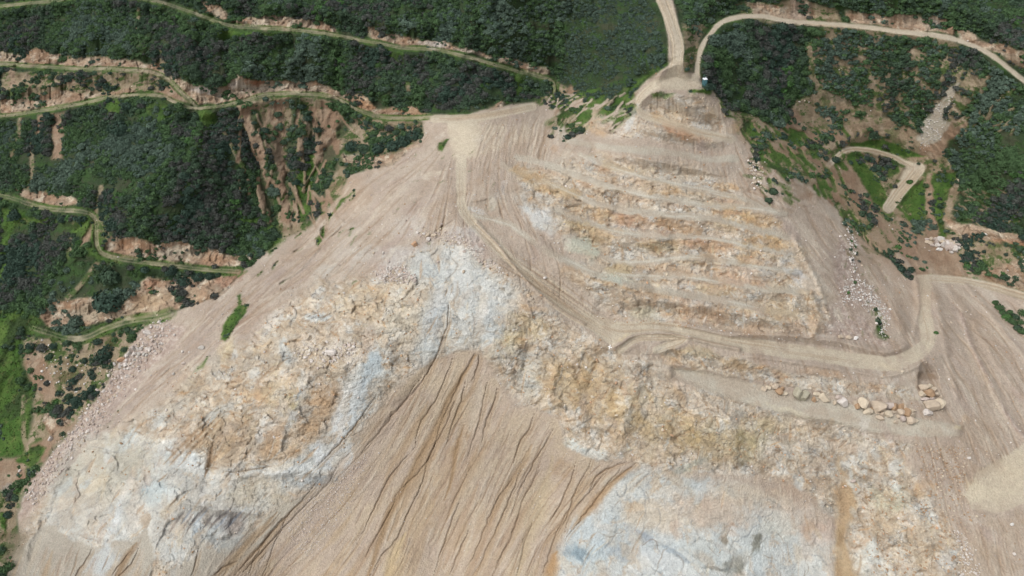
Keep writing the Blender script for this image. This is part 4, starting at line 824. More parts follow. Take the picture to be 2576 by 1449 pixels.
# skirt: the country goes on beyond the surveyed part
def skirt(A, B, D_, COLA):
    def ring(a, ax_rows):
        return a
    cx, cy = 0.0, 230.0
    def ext(P, side):
        X, Y, Zz = P
        out = []
        for k, dist in enumerate((25, 80, 250, 900, 3500)):
            dx, dy = X - cx, Y - cy; L = np.hypot(dx, dy)
            nx = X + dx / L * dist; ny = Y + dy / L * dist
            rise = {'top': .30, 'bottom': -.05, 'left': -.08, 'right': .06}[side]
            nz = Zz + rise * min(dist, 300) + 6 * np.sin(nx * .02 + k) * min(1, dist / 100)
            out.append((nx, ny, nz))
        return out
    return ext
ext = skirt(PX, PY, PZ, ALB)
def pad(A_list, side):
    rows = {'top': (0, slice(None)), 'bottom': (-1, slice(None)), 'left': (slice(None), 0), 'right': (slice(None), -1)}[side]
    X, Y, Zz, Cc, Sc = A_list
    e = ext((X[rows], Y[rows], Zz[rows]), side)
    for nx, ny, nz in e:
        if side == 'top':
            X = np.vstack([nx[None], X]); Y = np.vstack([ny[None], Y]); Zz = np.vstack([nz[None], Zz]); Cc = np.concatenate([Cc[:1], Cc]); Sc = np.concatenate([Sc[:, :1], Sc], 1)
        elif side == 'bottom':
            X = np.vstack([X, nx[None]]); Y = np.vstack([Y, ny[None]]); Zz = np.vstack([Zz, nz[None]]); Cc = np.concatenate([Cc, Cc[-1:]]); Sc = np.concatenate([Sc, Sc[:, -1:]], 1)
        elif side == 'left':
            X = np.hstack([nx[:, None], X]); Y = np.hstack([ny[:, None], Y]); Zz = np.hstack([nz[:, None], Zz]); Cc = np.concatenate([Cc[:, :1], Cc], 1); Sc = np.concatenate([Sc[:, :, :1], Sc], 2)
        else:
            X = np.hstack([X, nx[:, None]]); Y = np.hstack([Y, ny[:, None]]); Zz = np.hstack([Zz, nz[:, None]]); Cc = np.concatenate([Cc, Cc[:, -1:]], 1); Sc = np.concatenate([Sc, Sc[:, :, -1:]], 2)
    return [X, Y, Zz, Cc, Sc]

# ------------------------------------------------------------------ materials
def mat_ground():
    m = bpy.data.materials.new("ground_material"); m.use_nodes = True
    n = m.node_tree; b = n.nodes["Principled BSDF"]
    b.inputs["Roughness"].default_value = 0.95; b.inputs["Specular IOR Level"].default_value = 0.15
    at_ = n.nodes.new("ShaderNodeAttribute"); at_.attribute_name = "soil"
    tc = n.nodes.new("ShaderNodeTexCoord")
    def nz(scale, det):
        x = n.nodes.new("ShaderNodeTexNoise"); x.inputs["Scale"].default_value = scale; x.inputs["Detail"].default_value = det; x.inputs["Roughness"].default_value = .65
        n.links.new(tc.outputs["Object"], x.inputs["Vector"]); return x
    a = nz(2.2, 5)
    mr = n.nodes.new("ShaderNodeMapRange"); mr.inputs[1].default_value = .25; mr.inputs[2].default_value = .75; mr.inputs[3].default_value = .82; mr.inputs[4].default_value = 1.18
    n.links.new(a.outputs["Fac"], mr.inputs[0])
    mx = n.nodes.new("ShaderNodeVectorMath"); mx.operation = 'SCALE'
    n.links.new(at_.outputs["Color"], mx.inputs[0]); n.links.new(mr.outputs[0], mx.inputs["Scale"])
    n.links.new(mx.outputs[0], b.inputs["Base Color"])
    v = n.nodes.new("ShaderNodeTexVoronoi"); v.inputs["Scale"].default_value = 2.4
    n.links.new(tc.outputs["Object"], v.inputs["Vector"])
    ad = n.nodes.new("ShaderNodeMath"); ad.operation = 'ADD'
    n.links.new(a.outputs["Fac"], ad.inputs[0]); n.links.new(v.outputs["Distance"], ad.inputs[1])
    bp = n.nodes.new("ShaderNodeBump"); bp.inputs["Strength"].default_value = 0.6; bp.inputs["Distance"].default_value = 0.22
    n.links.new(ad.outputs[0], bp.inputs["Height"]); n.links.new(bp.outputs[0], b.inputs["Normal"])
    return m
def mat_attr(name, attr, rough, bump=0.0, scale=3.0, var=.15):
    m = bpy.data.materials.new(name); m.use_nodes = True
    n = m.node_tree; b = n.nodes["Principled BSDF"]
    b.inputs["Roughness"].default_value = rough; b.inputs["Specular IOR Level"].default_value = 0.2
    at_ = n.nodes.new("ShaderNodeAttribute"); at_.attribute_name = attr
    tc = n.nodes.new("ShaderNodeTexCoord")
    x = n.nodes.new("ShaderNodeTexNoise"); x.inputs["Scale"].default_value = scale; x.inputs["Detail"].default_value = 5
    n.links.new(tc.outputs["Object"], x.inputs["Vector"])
    mr = n.nodes.new("ShaderNodeMapRange"); mr.inputs[1].default_value = .25; mr.inputs[2].default_value = .75; mr.inputs[3].default_value = 1 - var; mr.inputs[4].default_value = 1 + var
    n.links.new(x.outputs["Fac"], mr.inputs[0])
    mx = n.nodes.new("ShaderNodeVectorMath"); mx.operation = 'SCALE'
    n.links.new(at_.outputs["Color"], mx.inputs[0]); n.links.new(mr.outputs[0], mx.inputs["Scale"])
    n.links.new(mx.outputs[0], b.inputs["Base Color"])
    if bump:
        bp = n.nodes.new("ShaderNodeBump"); bp.inputs["Strength"].default_value = bump; bp.inputs["Distance"].default_value = 0.1
        n.links.new(x.outputs["Fac"], bp.inputs["Height"]); n.links.new(bp.outputs[0], b.inputs["Normal"])
    return m
def mat_flat(name, rgb, rough=.6, var=.1):
    m = bpy.data.materials.new(name); m.use_nodes = True
    n = m.node_tree; b = n.nodes["Principled BSDF"]; b.inputs["Roughness"].default_value = rough
    tc = n.nodes.new("ShaderNodeTexCoord"); x = n.nodes.new("ShaderNodeTexNoise"); x.inputs["Scale"].default_value = 6
    n.links.new(tc.outputs["Object"], x.inputs["Vector"])
    r = n.nodes.new("ShaderNodeValToRGB")
    r.color_ramp.elements[0].color = tuple(c * (1 - var) for c in rgb) + (1,); r.color_ramp.elements[1].color = tuple(min(1, c * (1 + var)) for c in rgb) + (1,)
    n.links.new(x.outputs["Fac"], r.inputs[0]); n.links.new(r.outputs[0], b.inputs["Base Color"])
    return m
M_GROUND = mat_ground()
M_LEAF = mat_attr("foliage_material", "leaf", .85, 0, 1.5, .22)
_n = M_LEAF.node_tree; _b = _n.nodes["Principled BSDF"]; _t = _n.nodes.new("ShaderNodeBsdfTranslucent"); _m = _n.nodes.new("ShaderNodeMixShader")
_m.inputs[0].default_value = .35                           # thin leaves let part of the light through
_n.links.new(_b.inputs["Base Color"].links[0].from_socket, _t.inputs["Color"])
_n.links.new(_b.outputs[0], _m.inputs[1]); _n.links.new(_t.outputs[0], _m.inputs[2]); _n.links.new(_m.outputs[0], _n.nodes["Material Output"].inputs[0])
M_STONE = mat_attr("stone_material", "stone", .95, .5, 2.5, .12)
M_WOOD = mat_flat("bark_material", (.10, .075, .055), .9, .3)

def make_mesh(name, V, Fc, mat, attr=None, col=None, smooth=True, nv=4):
    me = bpy.data.meshes.new(name)
    V = np.ascontiguousarray(V, f32); Fc = np.ascontiguousarray(Fc, np.int32)
    me.vertices.add(len(V)); me.vertices.foreach_set("co", V.ravel())
    me.loops.add(Fc.size); me.loops.foreach_set("vertex_index", Fc.ravel())
    me.polygons.add(len(Fc)); me.polygons.foreach_set("loop_start", np.arange(0, Fc.size, nv, dtype=np.int32))
    me.polygons.foreach_set("loop_total", np.full(len(Fc), nv, np.int32))
    me.polygons.foreach_set("use_smooth", np.full(len(Fc), smooth))
    if attr:
        a = me.attributes.new(attr, 'FLOAT_COLOR', 'POINT')
        c4 = np.ones((len(V), 4), f32); c4[:, :3] = col
        a.data.foreach_set("color", c4.ravel())
    me.update(calc_edges=True)
    me.materials.append(mat)
    return me
def link(name, me, parent=None, **props):
    o = bpy.data.objects.new(name, me); COL.objects.link(o)
    if parent is not None: o.parent = parent
    for k, v in props.items(): o[k] = v
    return o

# ------------------------------------------------------------------ ground objects, split by what they are
def blur(a, r):
    for ax in (0, 1):
        c = np.cumsum(np.pad(a, [(r + 1, r) if i == ax else (0, 0) for i in (0, 1)], mode='edge'), axis=ax)
        a = (np.take(c, range(2 * r + 1, c.shape[ax]), ax) - np.take(c, range(0, c.shape[ax] - 2 * r - 1), ax)) / (2 * r + 1)
    return a
groups = {"hillside": ["scrubg", "grass", "earth", "mixed", "bank"], "dirt_road": ["road", "track"], "quarry_bench": ["gravel"],
          "talus_slope": ["talus", "rubble"], "rock_face": ["orock", "wrock", "wet"], "sand_slope": ["sand", "greysand"]}
lab = np.stack([blur(sum(CLS[K[n]] for n in v).astype(np.float64), 2 if g in ("dirt_road", "quarry_bench") else 3) * (1.25 if g in ("dirt_road", "quarry_bench") else 1) for g, v in groups.items()])
arr = [PX, PY, PZ, ALB, lab]
for sd_ in ('top', 'bottom', 'left', 'right'): arr = pad(arr, sd_)
XX, YY, ZZ, CC, LL = arr
h, w_ = XX.shape
L = LL.argmax(0)
idx = np.arange(h * w_, dtype=np.int32).reshape(h, w_)
quads = np.stack([idx[1:, :-1], idx[1:, 1:], idx[:-1, 1:], idx[:-1, :-1]], -1).reshape(-1, 4)
ql = L[:-1, :-1].ravel()
Vall = np.stack([XX, YY, ZZ], -1).reshape(-1, 3); Call = CC.reshape(-1, 3)
desc = {"hillside": ("green hillside of scrub, grass and bare earth around the quarry", "hillside"), "dirt_road": ("pale dirt roads and grassy tracks cut across the slopes", "dirt road"),
        "quarry_bench": ("narrow pale gravel benches stepping down the quarry face", "quarry bench"), "talus_slope": ("loose pinkish beige slopes of quarry spoil", "talus slope"),
        "rock_face": ("fractured orange, cream and blue grey rock of the quarry", "rock face"), "sand_slope": ("smooth tan sand fan cut by dark erosion rills", "sand slope")}
for gi, g in enumerate(groups):
    q = quads[ql == gi]
    used, inv = np.unique(q.ravel(), return_inverse=True)
    me = make_mesh(g, Vall[used], inv.reshape(-1, 4), M_GROUND, "soil", Call[used])
    link(g, me, kind="structure", label=desc[g][0], category=desc[g][1])
del quads, Vall, Call, LL, arr

# ------------------------------------------------------------------ shrubs
def shrub_template(seed, ntri, tall=0.8, size=0.22):
    r = np.random.default_rng(seed)
    d = r.normal(size=(ntri, 3)); d[:, 2] = np.abs(d[:, 2]) - 0.15; d /= np.linalg.norm(d, axis=1)[:, None]
    lob = r.normal(size=(7, 3)); lob[:, 2] = np.abs(lob[:, 2]) * .6; lob /= np.linalg.norm(lob, axis=1)[:, None]
    amp = r.uniform(-.25, .35, 7)
    rad = 0.80 + ((np.clip(d @ lob.T, 0, 1) ** 3) * amp).sum(1)
    rad *= r.uniform(.62, 1.08, ntri)
    c = d * rad[:, None] * [1, 1, tall]; c[:, 2] += .12
    t1 = np.cross(d, r.normal(size=(ntri, 3))); t1 /= np.linalg.norm(t1, axis=1)[:, None]
    t1 += d * r.normal(0, .35, (ntri, 1)); t2 = np.cross(d, t1) + d * r.normal(0, .45, (ntri, 1))
    s = size * r.uniform(.6, 1.3, (ntri, 1))
    V = np.stack([c + t1 * s, c - t1 * s * .6 + t2 * s * .9, c - t1 * s * .6 - t2 * s * .9], 1)
    shade = r.uniform(.78, 1.22, ntri)
    return V.astype(f32), shade.astype(f32)
TPL = [shrub_template(100 + i, 120, .62 + .08 * (i % 4), .20) for i in range(8)]
TPLS = [shrub_template(200 + i, 56, .65 + .08 * (i % 3), .30) for i in range(6)]
LEAFC = {k: (np.array(v, f32) / 255) ** 2.2 * 1.72 for k, v in dict(dark=(60,75,60), green=(65,84,58), grey=(70,84,74), brown=(68,71,67), bright=(64,90,54), sage=(76,90,79), deep=(54,69,60)).items()}
def species(x, y, n):
    """which shrubs grow together"""
    a = fbm(x, y, 22, 3, 21); b = fbm(x, y, 14, 3, 22); r = RNG.random(n)
    c = np.empty((n, 3), f32)
    v = a * 1.35 + (r - .5) * .4
    for i in range(n):
        if v[i] > .35: k = "grey" if b[i] > 0 else "sage"
        elif v[i] > .1: k = "green"
        elif v[i] > -.25: k = "dark" if b[i] < .2 else "bright" if r[i] > .8 else "green"
        elif v[i] > -.5: k = "brown"
        else: k = "deep"
        c[i] = LEAFC[k]
    return c * RNG.uniform(.86, 1.14, (n, 1)).astype(f32)
# candidate spots: even in metres over the ground
area_px = (T / F) ** 2
keep = []
N = 300000
cu_ = RNG.uniform(U0, U1, N).astype(f32); cv_ = RNG.uniform(V0, V1, N).astype(f32)
dens = zsample(SCRUB, cu_, cv_); ar = zsample(area_px, cu_, cv_)
patch = fbm(zsample(GX, cu_, cv_), zsample(GS, cu_, cv_), 9, 3, 30)
prob = dens * np.where(dens < .6, sstep(-.1, .45, patch) * 1.6, sstep(-.55, .0, patch) * (.55 + .45 * (RNG.random(N) < .8))) * (ar / 0.012) * .80
ok = RNG.random(N) < prob
cu_, cv_, patch = cu_[ok], cv_[ok], patch[ok]
n = len(cu_)
bx, by, bz = zsample(PX, cu_, cv_), zsample(PY, cu_, cv_), zsample(PZ, cu_, cv_)
bc = species(bx.astype(f32), by.astype(f32), n)
bs = (0.52 + 1.05 * RNG.random(n) ** 4.0 + 0.28 * patch)
bs = np.maximum(bs, .4)
wood = ((cu_ > 1775) & (cu_ < 2060) & (cv_ > 50) & (cv_ < 330))
bs[wood] *= 1.3
slopeR = (cu_ > 1420) & (cu_ < 1700) & (cv_ < 260)
bs[slopeR] *= .62; bc[slopeR] = (LEAFC["grey"] * .9) * RNG.uniform(.8, 1.25, (slopeR.sum(), 1))
print("shrubs", n)

# individually standing shrubs traced from the survey: u, v (foot), half width px, colour, label place
SPOT = [(285,700,32,"dark","on the ledge below the lower contour track"),(272,765,42,"deep","above the lower rock cliff"),(42,545,22,"deep","below the left end of the lower contour track"),
 (160,556,15,"deep","alone just under the lower contour track"),(83,530,8,"dark","at the edge of the lower contour track"),(362,680,14,"deep","on the lip of the lower contour track"),
 (328,676,12,"brown","on the lip of the lower contour track"),(432,685,16,"deep","on the lip of the lower contour track"),(460,712,20,"deep","above the lower rock cliff"),(455,738,14,"brown","above the lower rock cliff"),
 (500,702,15,"deep","on the lip of the lower contour track"),(530,698,12,"deep","on the lip of the lower contour track"),(548,694,10,"dark","on the lip of the lower contour track"),(415,680,12,"brown","on the lip of the lower contour track"),
 (287,842,8,"dark","at the cliff foot track, tall and narrow"),(265,895,24,"deep","on the grass below the cliff foot track"),(245,862,12,"deep","on the grass below the cliff foot track"),(276,808,9,"brown","against the foot of the lower rock cliff"),
 (135,872,12,"deep","below the bend of the cliff foot track"),(108,875,16,"brown","below the bend of the cliff foot track"),(75,873,13,"deep","below the bend of the cliff foot track"),(315,880,10,"dark","beside the rubble edge"),
 (185,960,15,"deep","on the eroded slope at bottom left"),(186,930,12,"deep","on the eroded slope at bottom left"),(175,1000,14,"dark","on the eroded slope at bottom left"),(215,910,10,"deep","on the eroded slope at bottom left"),
 (120,965,12,"brown","on the eroded slope at bottom left"),(150,1060,9,"dark","on the eroded slope at bottom left"),(125,900,12,"dark","on the eroded slope at bottom left"),(235,950,10,"deep","on the eroded slope at bottom left"),
 (310,330,26,"deep","below the middle contour track, spreading"),(325,270,14,"deep","just under the middle contour track"),(358,268,11,"brown","just under the middle contour track"),(412,250,7,"dark","at the bend of the middle contour track"),
 (128,310,13,"dark","between two bare earth scars"),(640,285,8,"dark","in the eroded gully"),(668,330,13,"deep","in the eroded gully"),(640,310,8,"deep","in the eroded gully"),(700,290,14,"dark","in the eroded gully"),
 (760,270,12,"deep","in the eroded gully"),(775,300,14,"deep","in the eroded gully"),(800,330,15,"deep","in the eroded gully"),(755,330,12,"dark","in the eroded gully"),(770,360,15,"deep","in the eroded gully"),
 (735,380,12,"dark","in the eroded gully"),(735,420,12,"deep","in the eroded gully"),(715,360,12,"dark","in the eroded gully"),(745,460,12,"deep","in the eroded gully"),(688,350,9,"dark","in the eroded gully"),
 (1030,322,8,"deep","on the grassy island beside the quarry edge, tall"),(885,372,22,"deep","on the grassy island beside the quarry edge"),(920,375,20,"dark","on the grassy island beside the quarry edge"),
 (955,378,22,"deep","on the grassy island beside the quarry edge"),(990,372,22,"deep","on the grassy island beside the quarry edge"),(1020,362,24,"deep","on the grassy island beside the quarry edge"),
 (1045,345,20,"deep","on the grassy island beside the quarry edge"),(1050,330,14,"dark","on the grassy island beside the quarry edge"),(1000,335,12,"dark","on the grassy island beside the quarry edge"),(980,325,14,"brown","on the grassy island beside the quarry edge"),
 (885,305,10,"dark","on the grassy island beside the quarry edge"),(940,345,12,"dark","on the grassy island beside the quarry edge"),
 (2290,682,9,"deep","dark on the spoil slope above the access road"),(2293,697,6,"dark","on the spoil slope above the access road"),(2475,634,6,"deep","round, beyond the boulder heap"),(2531,641,6,"deep","round, beyond the boulder heap"),
 (2385,583,6,"deep","behind the boulder heap"),(2355,838,6,"bright","small and green at the hairpin of the haul road"),(2503,762,9,"green","at the right edge on the spoil slope"),(2512,775,12,"green","at the right edge on the spoil slope"),(2522,788,11,"green","at the right edge on the spoil slope"),(2534,800,13,"bright","at the right edge on the spoil slope"),(2548,812,12,"green","at the right edge on the spoil slope"),(2560,826,11,"dark","at the right edge on the spoil slope"),(2555,798,10,"dark","at the right edge on the spoil slope"),(2541,786,9,"green","at the right edge on the spoil slope"),(2568,812,10,"green","at the right edge on the spoil slope"),(2572,836,12,"green","at the right edge on the spoil slope"),
 (2575,790,12,"green","at the right edge on the spoil slope"),(2290,460,10,"bright","beside the valley road"),(2250,470,9,"brown","in the grass beside the valley road"),(2180,400,9,"deep","inside the bend of the valley track"),
 (2140,410,8,"deep","inside the bend of the valley track"),(2200,430,9,"deep","inside the bend of the valley track"),(2195,560,14,"brown","in the dark gully below the valley road"),(2185,545,12,"deep","in the dark gully below the valley road"),
 (2310,412,6,"dark","beside the valley road junction"),(2030,370,7,"deep","on the torn slope beside the quarry"),(2100,405,12,"deep","at the end of the valley track"),(2075,400,8,"deep","on the torn slope beside the quarry"),
 (1970,345,12,"deep","at the foot of the dark wood"),(1985,365,8,"dark","on the torn slope beside the quarry"),(2575,600,14,"deep","below the right-hand scrub hill"),(1440,318,11,"green","beside the top bench track"),
 (1446,332,12,"green","beside the top bench track"),(1312,60,0,"","")]
ZONES = [((1775,2060,40,340),"in the dark dense wood right of the ridge road","dense wood shrubs right of the ridge road"),((2060,2900,-200,640),"on the scrubby slopes above the valley road","shrubs on the slopes above the valley road"),
 ((1400,1775,-200,340),"on the grey green slope left of the ridge road","shrubs left of the ridge road"),((560,1400,-200,110),"above the upper contour track","shrubs above the upper contour track"),
 ((-300,560,-200,165),"on the top left hillside","shrubs on the top left hillside"),((400,1400,60,310),"between the upper and middle contour tracks","shrubs between the upper and middle contour tracks"),
 ((-300,420,160,300),"between the left contour tracks","shrubs between the left contour tracks"),((250,900,250,680),"on the broad spur above the lower contour track","shrubs on the broad spur"),
 ((-300,260,270,560),"on the far left slope","shrubs on the far left slope"),((-300,3000,-300,2000),"on the lower left slopes","shrubs on the lower left slopes")]
SHORT = {g_: s_ for (_, _, g_), s_ in zip(ZONES, ["the dense wood by the ridge road", "the slopes above the valley road", "the slope left of the ridge road", "the scrub above the upper track",
 "the top left hillside", "the scrub between the two long tracks", "the strip between the left tracks", "the broad spur of scrub", "the far left slope", "the lower left slopes"])}
def zone(u, v):
    for (a, b, c, d), t, g in ZONES:
        if a <= u <= b and c <= v <= d: return t, g
stem_me = None
def stem_mesh():
    vs_, fs_ = [], []
    for k in range(4):
        a = k * 1.7; tip = np.array([math.cos(a) * .4, math.sin(a) * .4, .62]); base = len(vs_)
        for j in range(3):
            b = j * 2.1; vs_.append((math.cos(b) * .05, math.sin(b) * .05, -.25))
        for j in range(3):
            b = j * 2.1; vs_.append(tuple(tip + [math.cos(b) * .02, math.sin(b) * .02, 0]))
        for j in range(3): fs_.append((base + j, base + (j + 1) % 3, base + 3 + (j + 1) % 3, base + 3 + j))
    return make_mesh("stem", np.array(vs_), np.array(fs_), M_WOOD, smooth=True)
stem_me = stem_mesh()
FOL = {}
for key, c in LEAFC.items():
    for k in range(3):
        V, sh = shrub_template(hash(key) % 97 if False else 300 + k + 7 * list(LEAFC).index(key), 420, .72, .125)
        FOL[key, k] = make_mesh("foliage", V.reshape(-1, 3), np.arange(len(V) * 3).reshape(-1, 3), M_LEAF, "leaf", np.repeat(c[None] * sh[:, None], 3, 0), False, 3)
def add_shrub(u, v, r, key, label, group):
    x, y, z = at(u, v)
    e = bpy.data.objects.new("shrub", None); COL.objects.link(e)
    e.location = (x, y, z - .05); e.rotation_euler = (0, 0, random.uniform(0, 6.28))
    e.scale = (r * random.uniform(.9, 1.1), r * random.uniform(.9, 1.1), r * random.uniform(.85, 1.15))
    e["label"] = label; e["category"] = "shrub"; e["group"] = group
    link("foliage", FOL[key, random.randrange(3)], e)
    link("stem", stem_me, e)
ORD = ["first","second","third","fourth","fifth","sixth","seventh","eighth","ninth","tenth"] + [f"{k}th" for k in range(11, 60)]
count = 0
CN = dict(dark="dark green", deep="very dark green", brown="brownish", bright="bright green", green="green", grey="grey green", sage="pale sage")
for (u, v, hw, key, where) in SPOT:
    if hw == 0: continue
    sib = sorted([q_ for q_ in SPOT if q_[4] == where and q_[3] == key])
    lb_ = f"{CN[key]} shrub {where}" + (f", {ORD[sib.index((u, v, hw, key, where))]} from left" if len(sib) > 1 else "")
    add_shrub(u, v, hw * mpp(u, v) * 1.05, key, lb_, "shrubs " + where.split(",")[0]); count += 1
# the largest of the thicket, as individuals
vis_ = (cu_ > 5) & (cu_ < 2570) & (cv_ > 12) & (cv_ < 1445)
app = bs / zsample(T, cu_, cv_) * vis_
order = np.argsort(-app)[:300 - count - 4]
leafk = list(LEAFC); LK = np.array([LEAFC[k] for k in leafk])
for i in order:
    key = leafk[int(np.abs(LK / LK.sum(1)[:, None] - bc[i] / bc[i].sum()).sum(1).argmin())]
    t, g = zone(cu_[i], cv_[i])
    zr_ = [z_ for z_ in ZONES if z_[2] == g][0][0]
    fx_ = (cu_[i] - max(zr_[0], 0)) / (min(zr_[1], 2576) - max(zr_[0], 0)); fy_ = (cv_[i] - max(zr_[2], 0)) / (min(zr_[3], 1449) - max(zr_[2], 0))
    pos_ = ("upper", "middle", "lower")[min(2, int(fy_ * 3))] + " " + ("left", "centre left", "centre right", "right")[min(3, int(fx_ * 4))]
    sz_ = "big" if bs[i] > 2.3 else "broad" if bs[i] > 2.0 else "medium"
    t_ = SHORT[g]
    add_shrub(float(cu_[i]), float(cv_[i]), float(bs[i]) * 1.05, key, f"{sz_} {CN[key]} shrub, {pos_} of {t_}", g)
mk = np.ones(n, bool); mk[order] = False
# the rest of the thicket nobody could count
Vs, Cs = [], []
far = zsample(T, cu_, cv_) > 0
tid = RNG.integers(0, 8, n); rot = RNG.uniform(0, 6.28, n).astype(f32)
for k in range(8):
    for small in (0, 1):
        m = mk & (tid == k) & ((bs < 1.15) == bool(small))
        if not m.any(): continue
        V, sh = (TPLS[k % 6] if small else TPL[k])
        ii = np.where(m)[0]
        c_, s_ = np.cos(rot[ii]), np.sin(rot[ii])
        v0 = V.reshape(-1, 3)
        X = v0[None, :, 0] * c_[:, None] - v0[None, :, 1] * s_[:, None]
        Y = v0[None, :, 0] * s_[:, None] + v0[None, :, 1] * c_[:, None]
        P = np.stack([X * bs[ii][:, None] + bx[ii][:, None], Y * bs[ii][:, None] + by[ii][:, None], v0[None, :, 2] * bs[ii][:, None] + bz[ii][:, None] - .1], -1)
        Vs.append(P.reshape(-1, 3).astype(f32))
        Cs.append((bc[ii][:, None, :] * np.repeat(sh, 3)[None, :, None]).reshape(-1, 3).astype(f32))
V = np.concatenate(Vs); Cc = np.concatenate(Cs); del Vs, Cs
me = make_mesh("scrub", V, np.arange(len(V), dtype=np.int32).reshape(-1, 3), M_LEAF, "leaf", Cc, False, 3)
link("scrub", me, kind="stuff", label="dense mixed green and grey chaparral scrub covering the slopes", category="scrub")
print("scrub tris", len(V) // 3)
# grass tufts on the green ground
gm = np.clip(Wc["grass"] + .35 * Wc["scrubg"] + .45 * Wc["mixed"] * (n_b > 0), 0, 1)
N = 220000
gu_ = RNG.uniform(U0, U1, N).astype(f32); gv_ = RNG.uniform(V0, V1, N).astype(f32)
ok = RNG.random(N) < zsample(gm, gu_, gv_) * zsample(area_px, gu_, gv_) / .012
gu_, gv_ = gu_[ok], gv_[ok]; m_ = len(gu_)
p0 = np.stack([zsample(PX, gu_, gv_), zsample(PY, gu_, gv_), zsample(PZ, gu_, gv_)], -1)
a = RNG.uniform(0, 6.28, m_); s_ = RNG.uniform(.12, .38, m_)
d = np.stack([np.cos(a), np.sin(a), 0 * a], -1) * s_[:, None]
up = np.stack([RNG.normal(0, .5, m_), RNG.normal(0, .5, m_), np.full(m_, .9)], -1) * s_[:, None]
V = np.stack([p0 - d, p0 + d, p0 + up], 1).reshape(-1, 3)
gc = np.array([(.058, .10, .032)]) * RNG.uniform(.6, 1.35, (m_, 1)) + np.array([(.05, .02, .01)]) * (RNG.random((m_, 1)) < .2)
me = make_mesh("grass", V, np.arange(len(V)).reshape(-1, 3), M_LEAF, "leaf", np.repeat(gc, 3, 0), False, 3)
link("grass", me, kind="stuff", label="short bright green grass on the open ground", category="grass")

# ------------------------------------------------------------------ boulders and rubble
def ico(sub):
    t = (1 + 5 ** .5) / 2
    v = [(-1,t,0),(1,t,0),(-1,-t,0),(1,-t,0),(0,-1,t),(0,1,t),(0,-1,-t),(0,1,-t),(t,0,-1),(t,0,1),(-t,0,-1),(-t,0,1)]
    f = [(0,11,5),(0,5,1),(0,1,7),(0,7,10),(0,10,11),(1,5,9),(5,11,4),(11,10,2),(10,7,6),(7,1,8),(3,9,4),(3,4,2),(3,2,6),(3,6,8),(3,8,9),(4,9,5),(2,4,11),(6,2,10),(8,6,7),(9,8,1)]
    v = [np.array(a) / np.linalg.norm(a) for a in v]
    for _ in range(sub):
        mid = {}; nf = []
        def g(a, b):
            k = (min(a, b), max(a, b))
            if k not in mid:
                m = v[a] + v[b]; v.append(m / np.linalg.norm(m)); mid[k] = len(v) - 1
            return mid[k]
        for a, b, c in f:
            x, y, z = g(a, b), g(b, c), g(c, a); nf += [(a, x, z), (b, y, x), (c, z, y), (x, y, z)]
        f = nf
    return np.array(v), np.array(f)
def rock_shape(seed, sub):
    r = np.random.default_rng(seed); v, f = ico(sub)
    v = v * [1, r.uniform(.7, .95), r.uniform(.55, .8)]
    for _ in range(11):
        n_ = r.normal(size=3); n_ /= np.linalg.norm(n_); d_ = r.uniform(.36, .66)
        k = v @ n_ - d_; v = v - np.clip(k, 0, None)[:, None] * n_
    v += r.normal(0, .012, v.shape)
    v /= np.abs(v[:, 0]).max()
    return v.astype(f32), f
BSH = [rock_shape(i, 3) for i in range(10)]
SC = dict(tan=(194,178,158), cream=(206,192,170), grey=(190,184,176), pale=(214,206,198), orange=(196,160,130), pink=(192,178,168), white=(222,218,212), green=(178,172,152), brown=(172,144,116))
def linc(rgb): return (np.array(rgb, f32) / 255) ** 2.2 * .78
BME = {}
def boulder(u, v, wpx, hpx, key, label, group, z_off=0.0):
    x, y, z = at(u, v); m = mpp(u, v)
    k = random.randrange(10)
    if (key, k) not in BME:
        V, f = BSH[k]
        BME[key, k] = make_mesh("boulder", V, f, M_STONE, "stone", np.broadcast_to(linc(SC[key]), (len(V), 3)), False, 3)
    o = link("boulder", BME[key, k], None, label=label, category="boulder", group=group)
    rx = wpx * m / 2; rz = hpx * m / 2
    ry = min(rx, rz * 1.15) * random.uniform(.9, 1.15)
    o.scale = (rx, ry, rz * 1.25)
    o.location = (x, y, z + rz * .5 + z_off)
    o.rotation_euler = (random.uniform(-.25, .25), random.uniform(-.3, .3), random.uniform(-.5, .5))
PITB = [(205,378,50,50),(258,362,50,40),(300,325,55,45),(338,355,80,50),(380,405,85,70),(425,385,50,50),(445,435,70,45),(600,440,100,110),(690,455,95,120),(803,505,55,70),(915,475,150,95),(840,440,60,40),(850,515,25,20),
 (1110,480,130,55),(1138,535,115,70),(1062,545,40,40),(1388,560,100,95),(1333,585,55,55),(1300,545,60,40),(1580,600,150,100),(1470,650,105,65),(1505,625,80,40),(1570,668,75,30),(1700,590,110,60),(1705,685,95,70),
 (1600,730,90,35),(1630,690,60,50),(1780,600,90,80),(1850,600,90,60),(1900,600,80,70),(1650,640,60,50),(1775,655,60,40),(1850,665,70,60),(1920,680,80,95),(1870,735,65,70),(1980,650,70,60),(1985,700,60,70),
 (1960,760,95,75),(1825,715,40,40),(1990,635,80,25),(1800,780,45,40),(2040,765,45,40),(1640,745,30,30),
 (2125,370,90,70),(2205,350,45,70),(2250,390,50,50),(2110,440,80,80),(2195,440,110,90),(2280,445,50,60),(2135,505,100,40),(2235,500,60,45),(2200,585,180,130),(2310,570,90,120),(2335,490,45,60),(2170,665,150,75),(2355,640,25,20)]
KEYS = {7:"green",8:"green",10:"cream",13:"pink",14:"pale",16:"cream",19:"tan",24:"cream",47:"brown",51:"tan",52:"cream",54:"pale"}
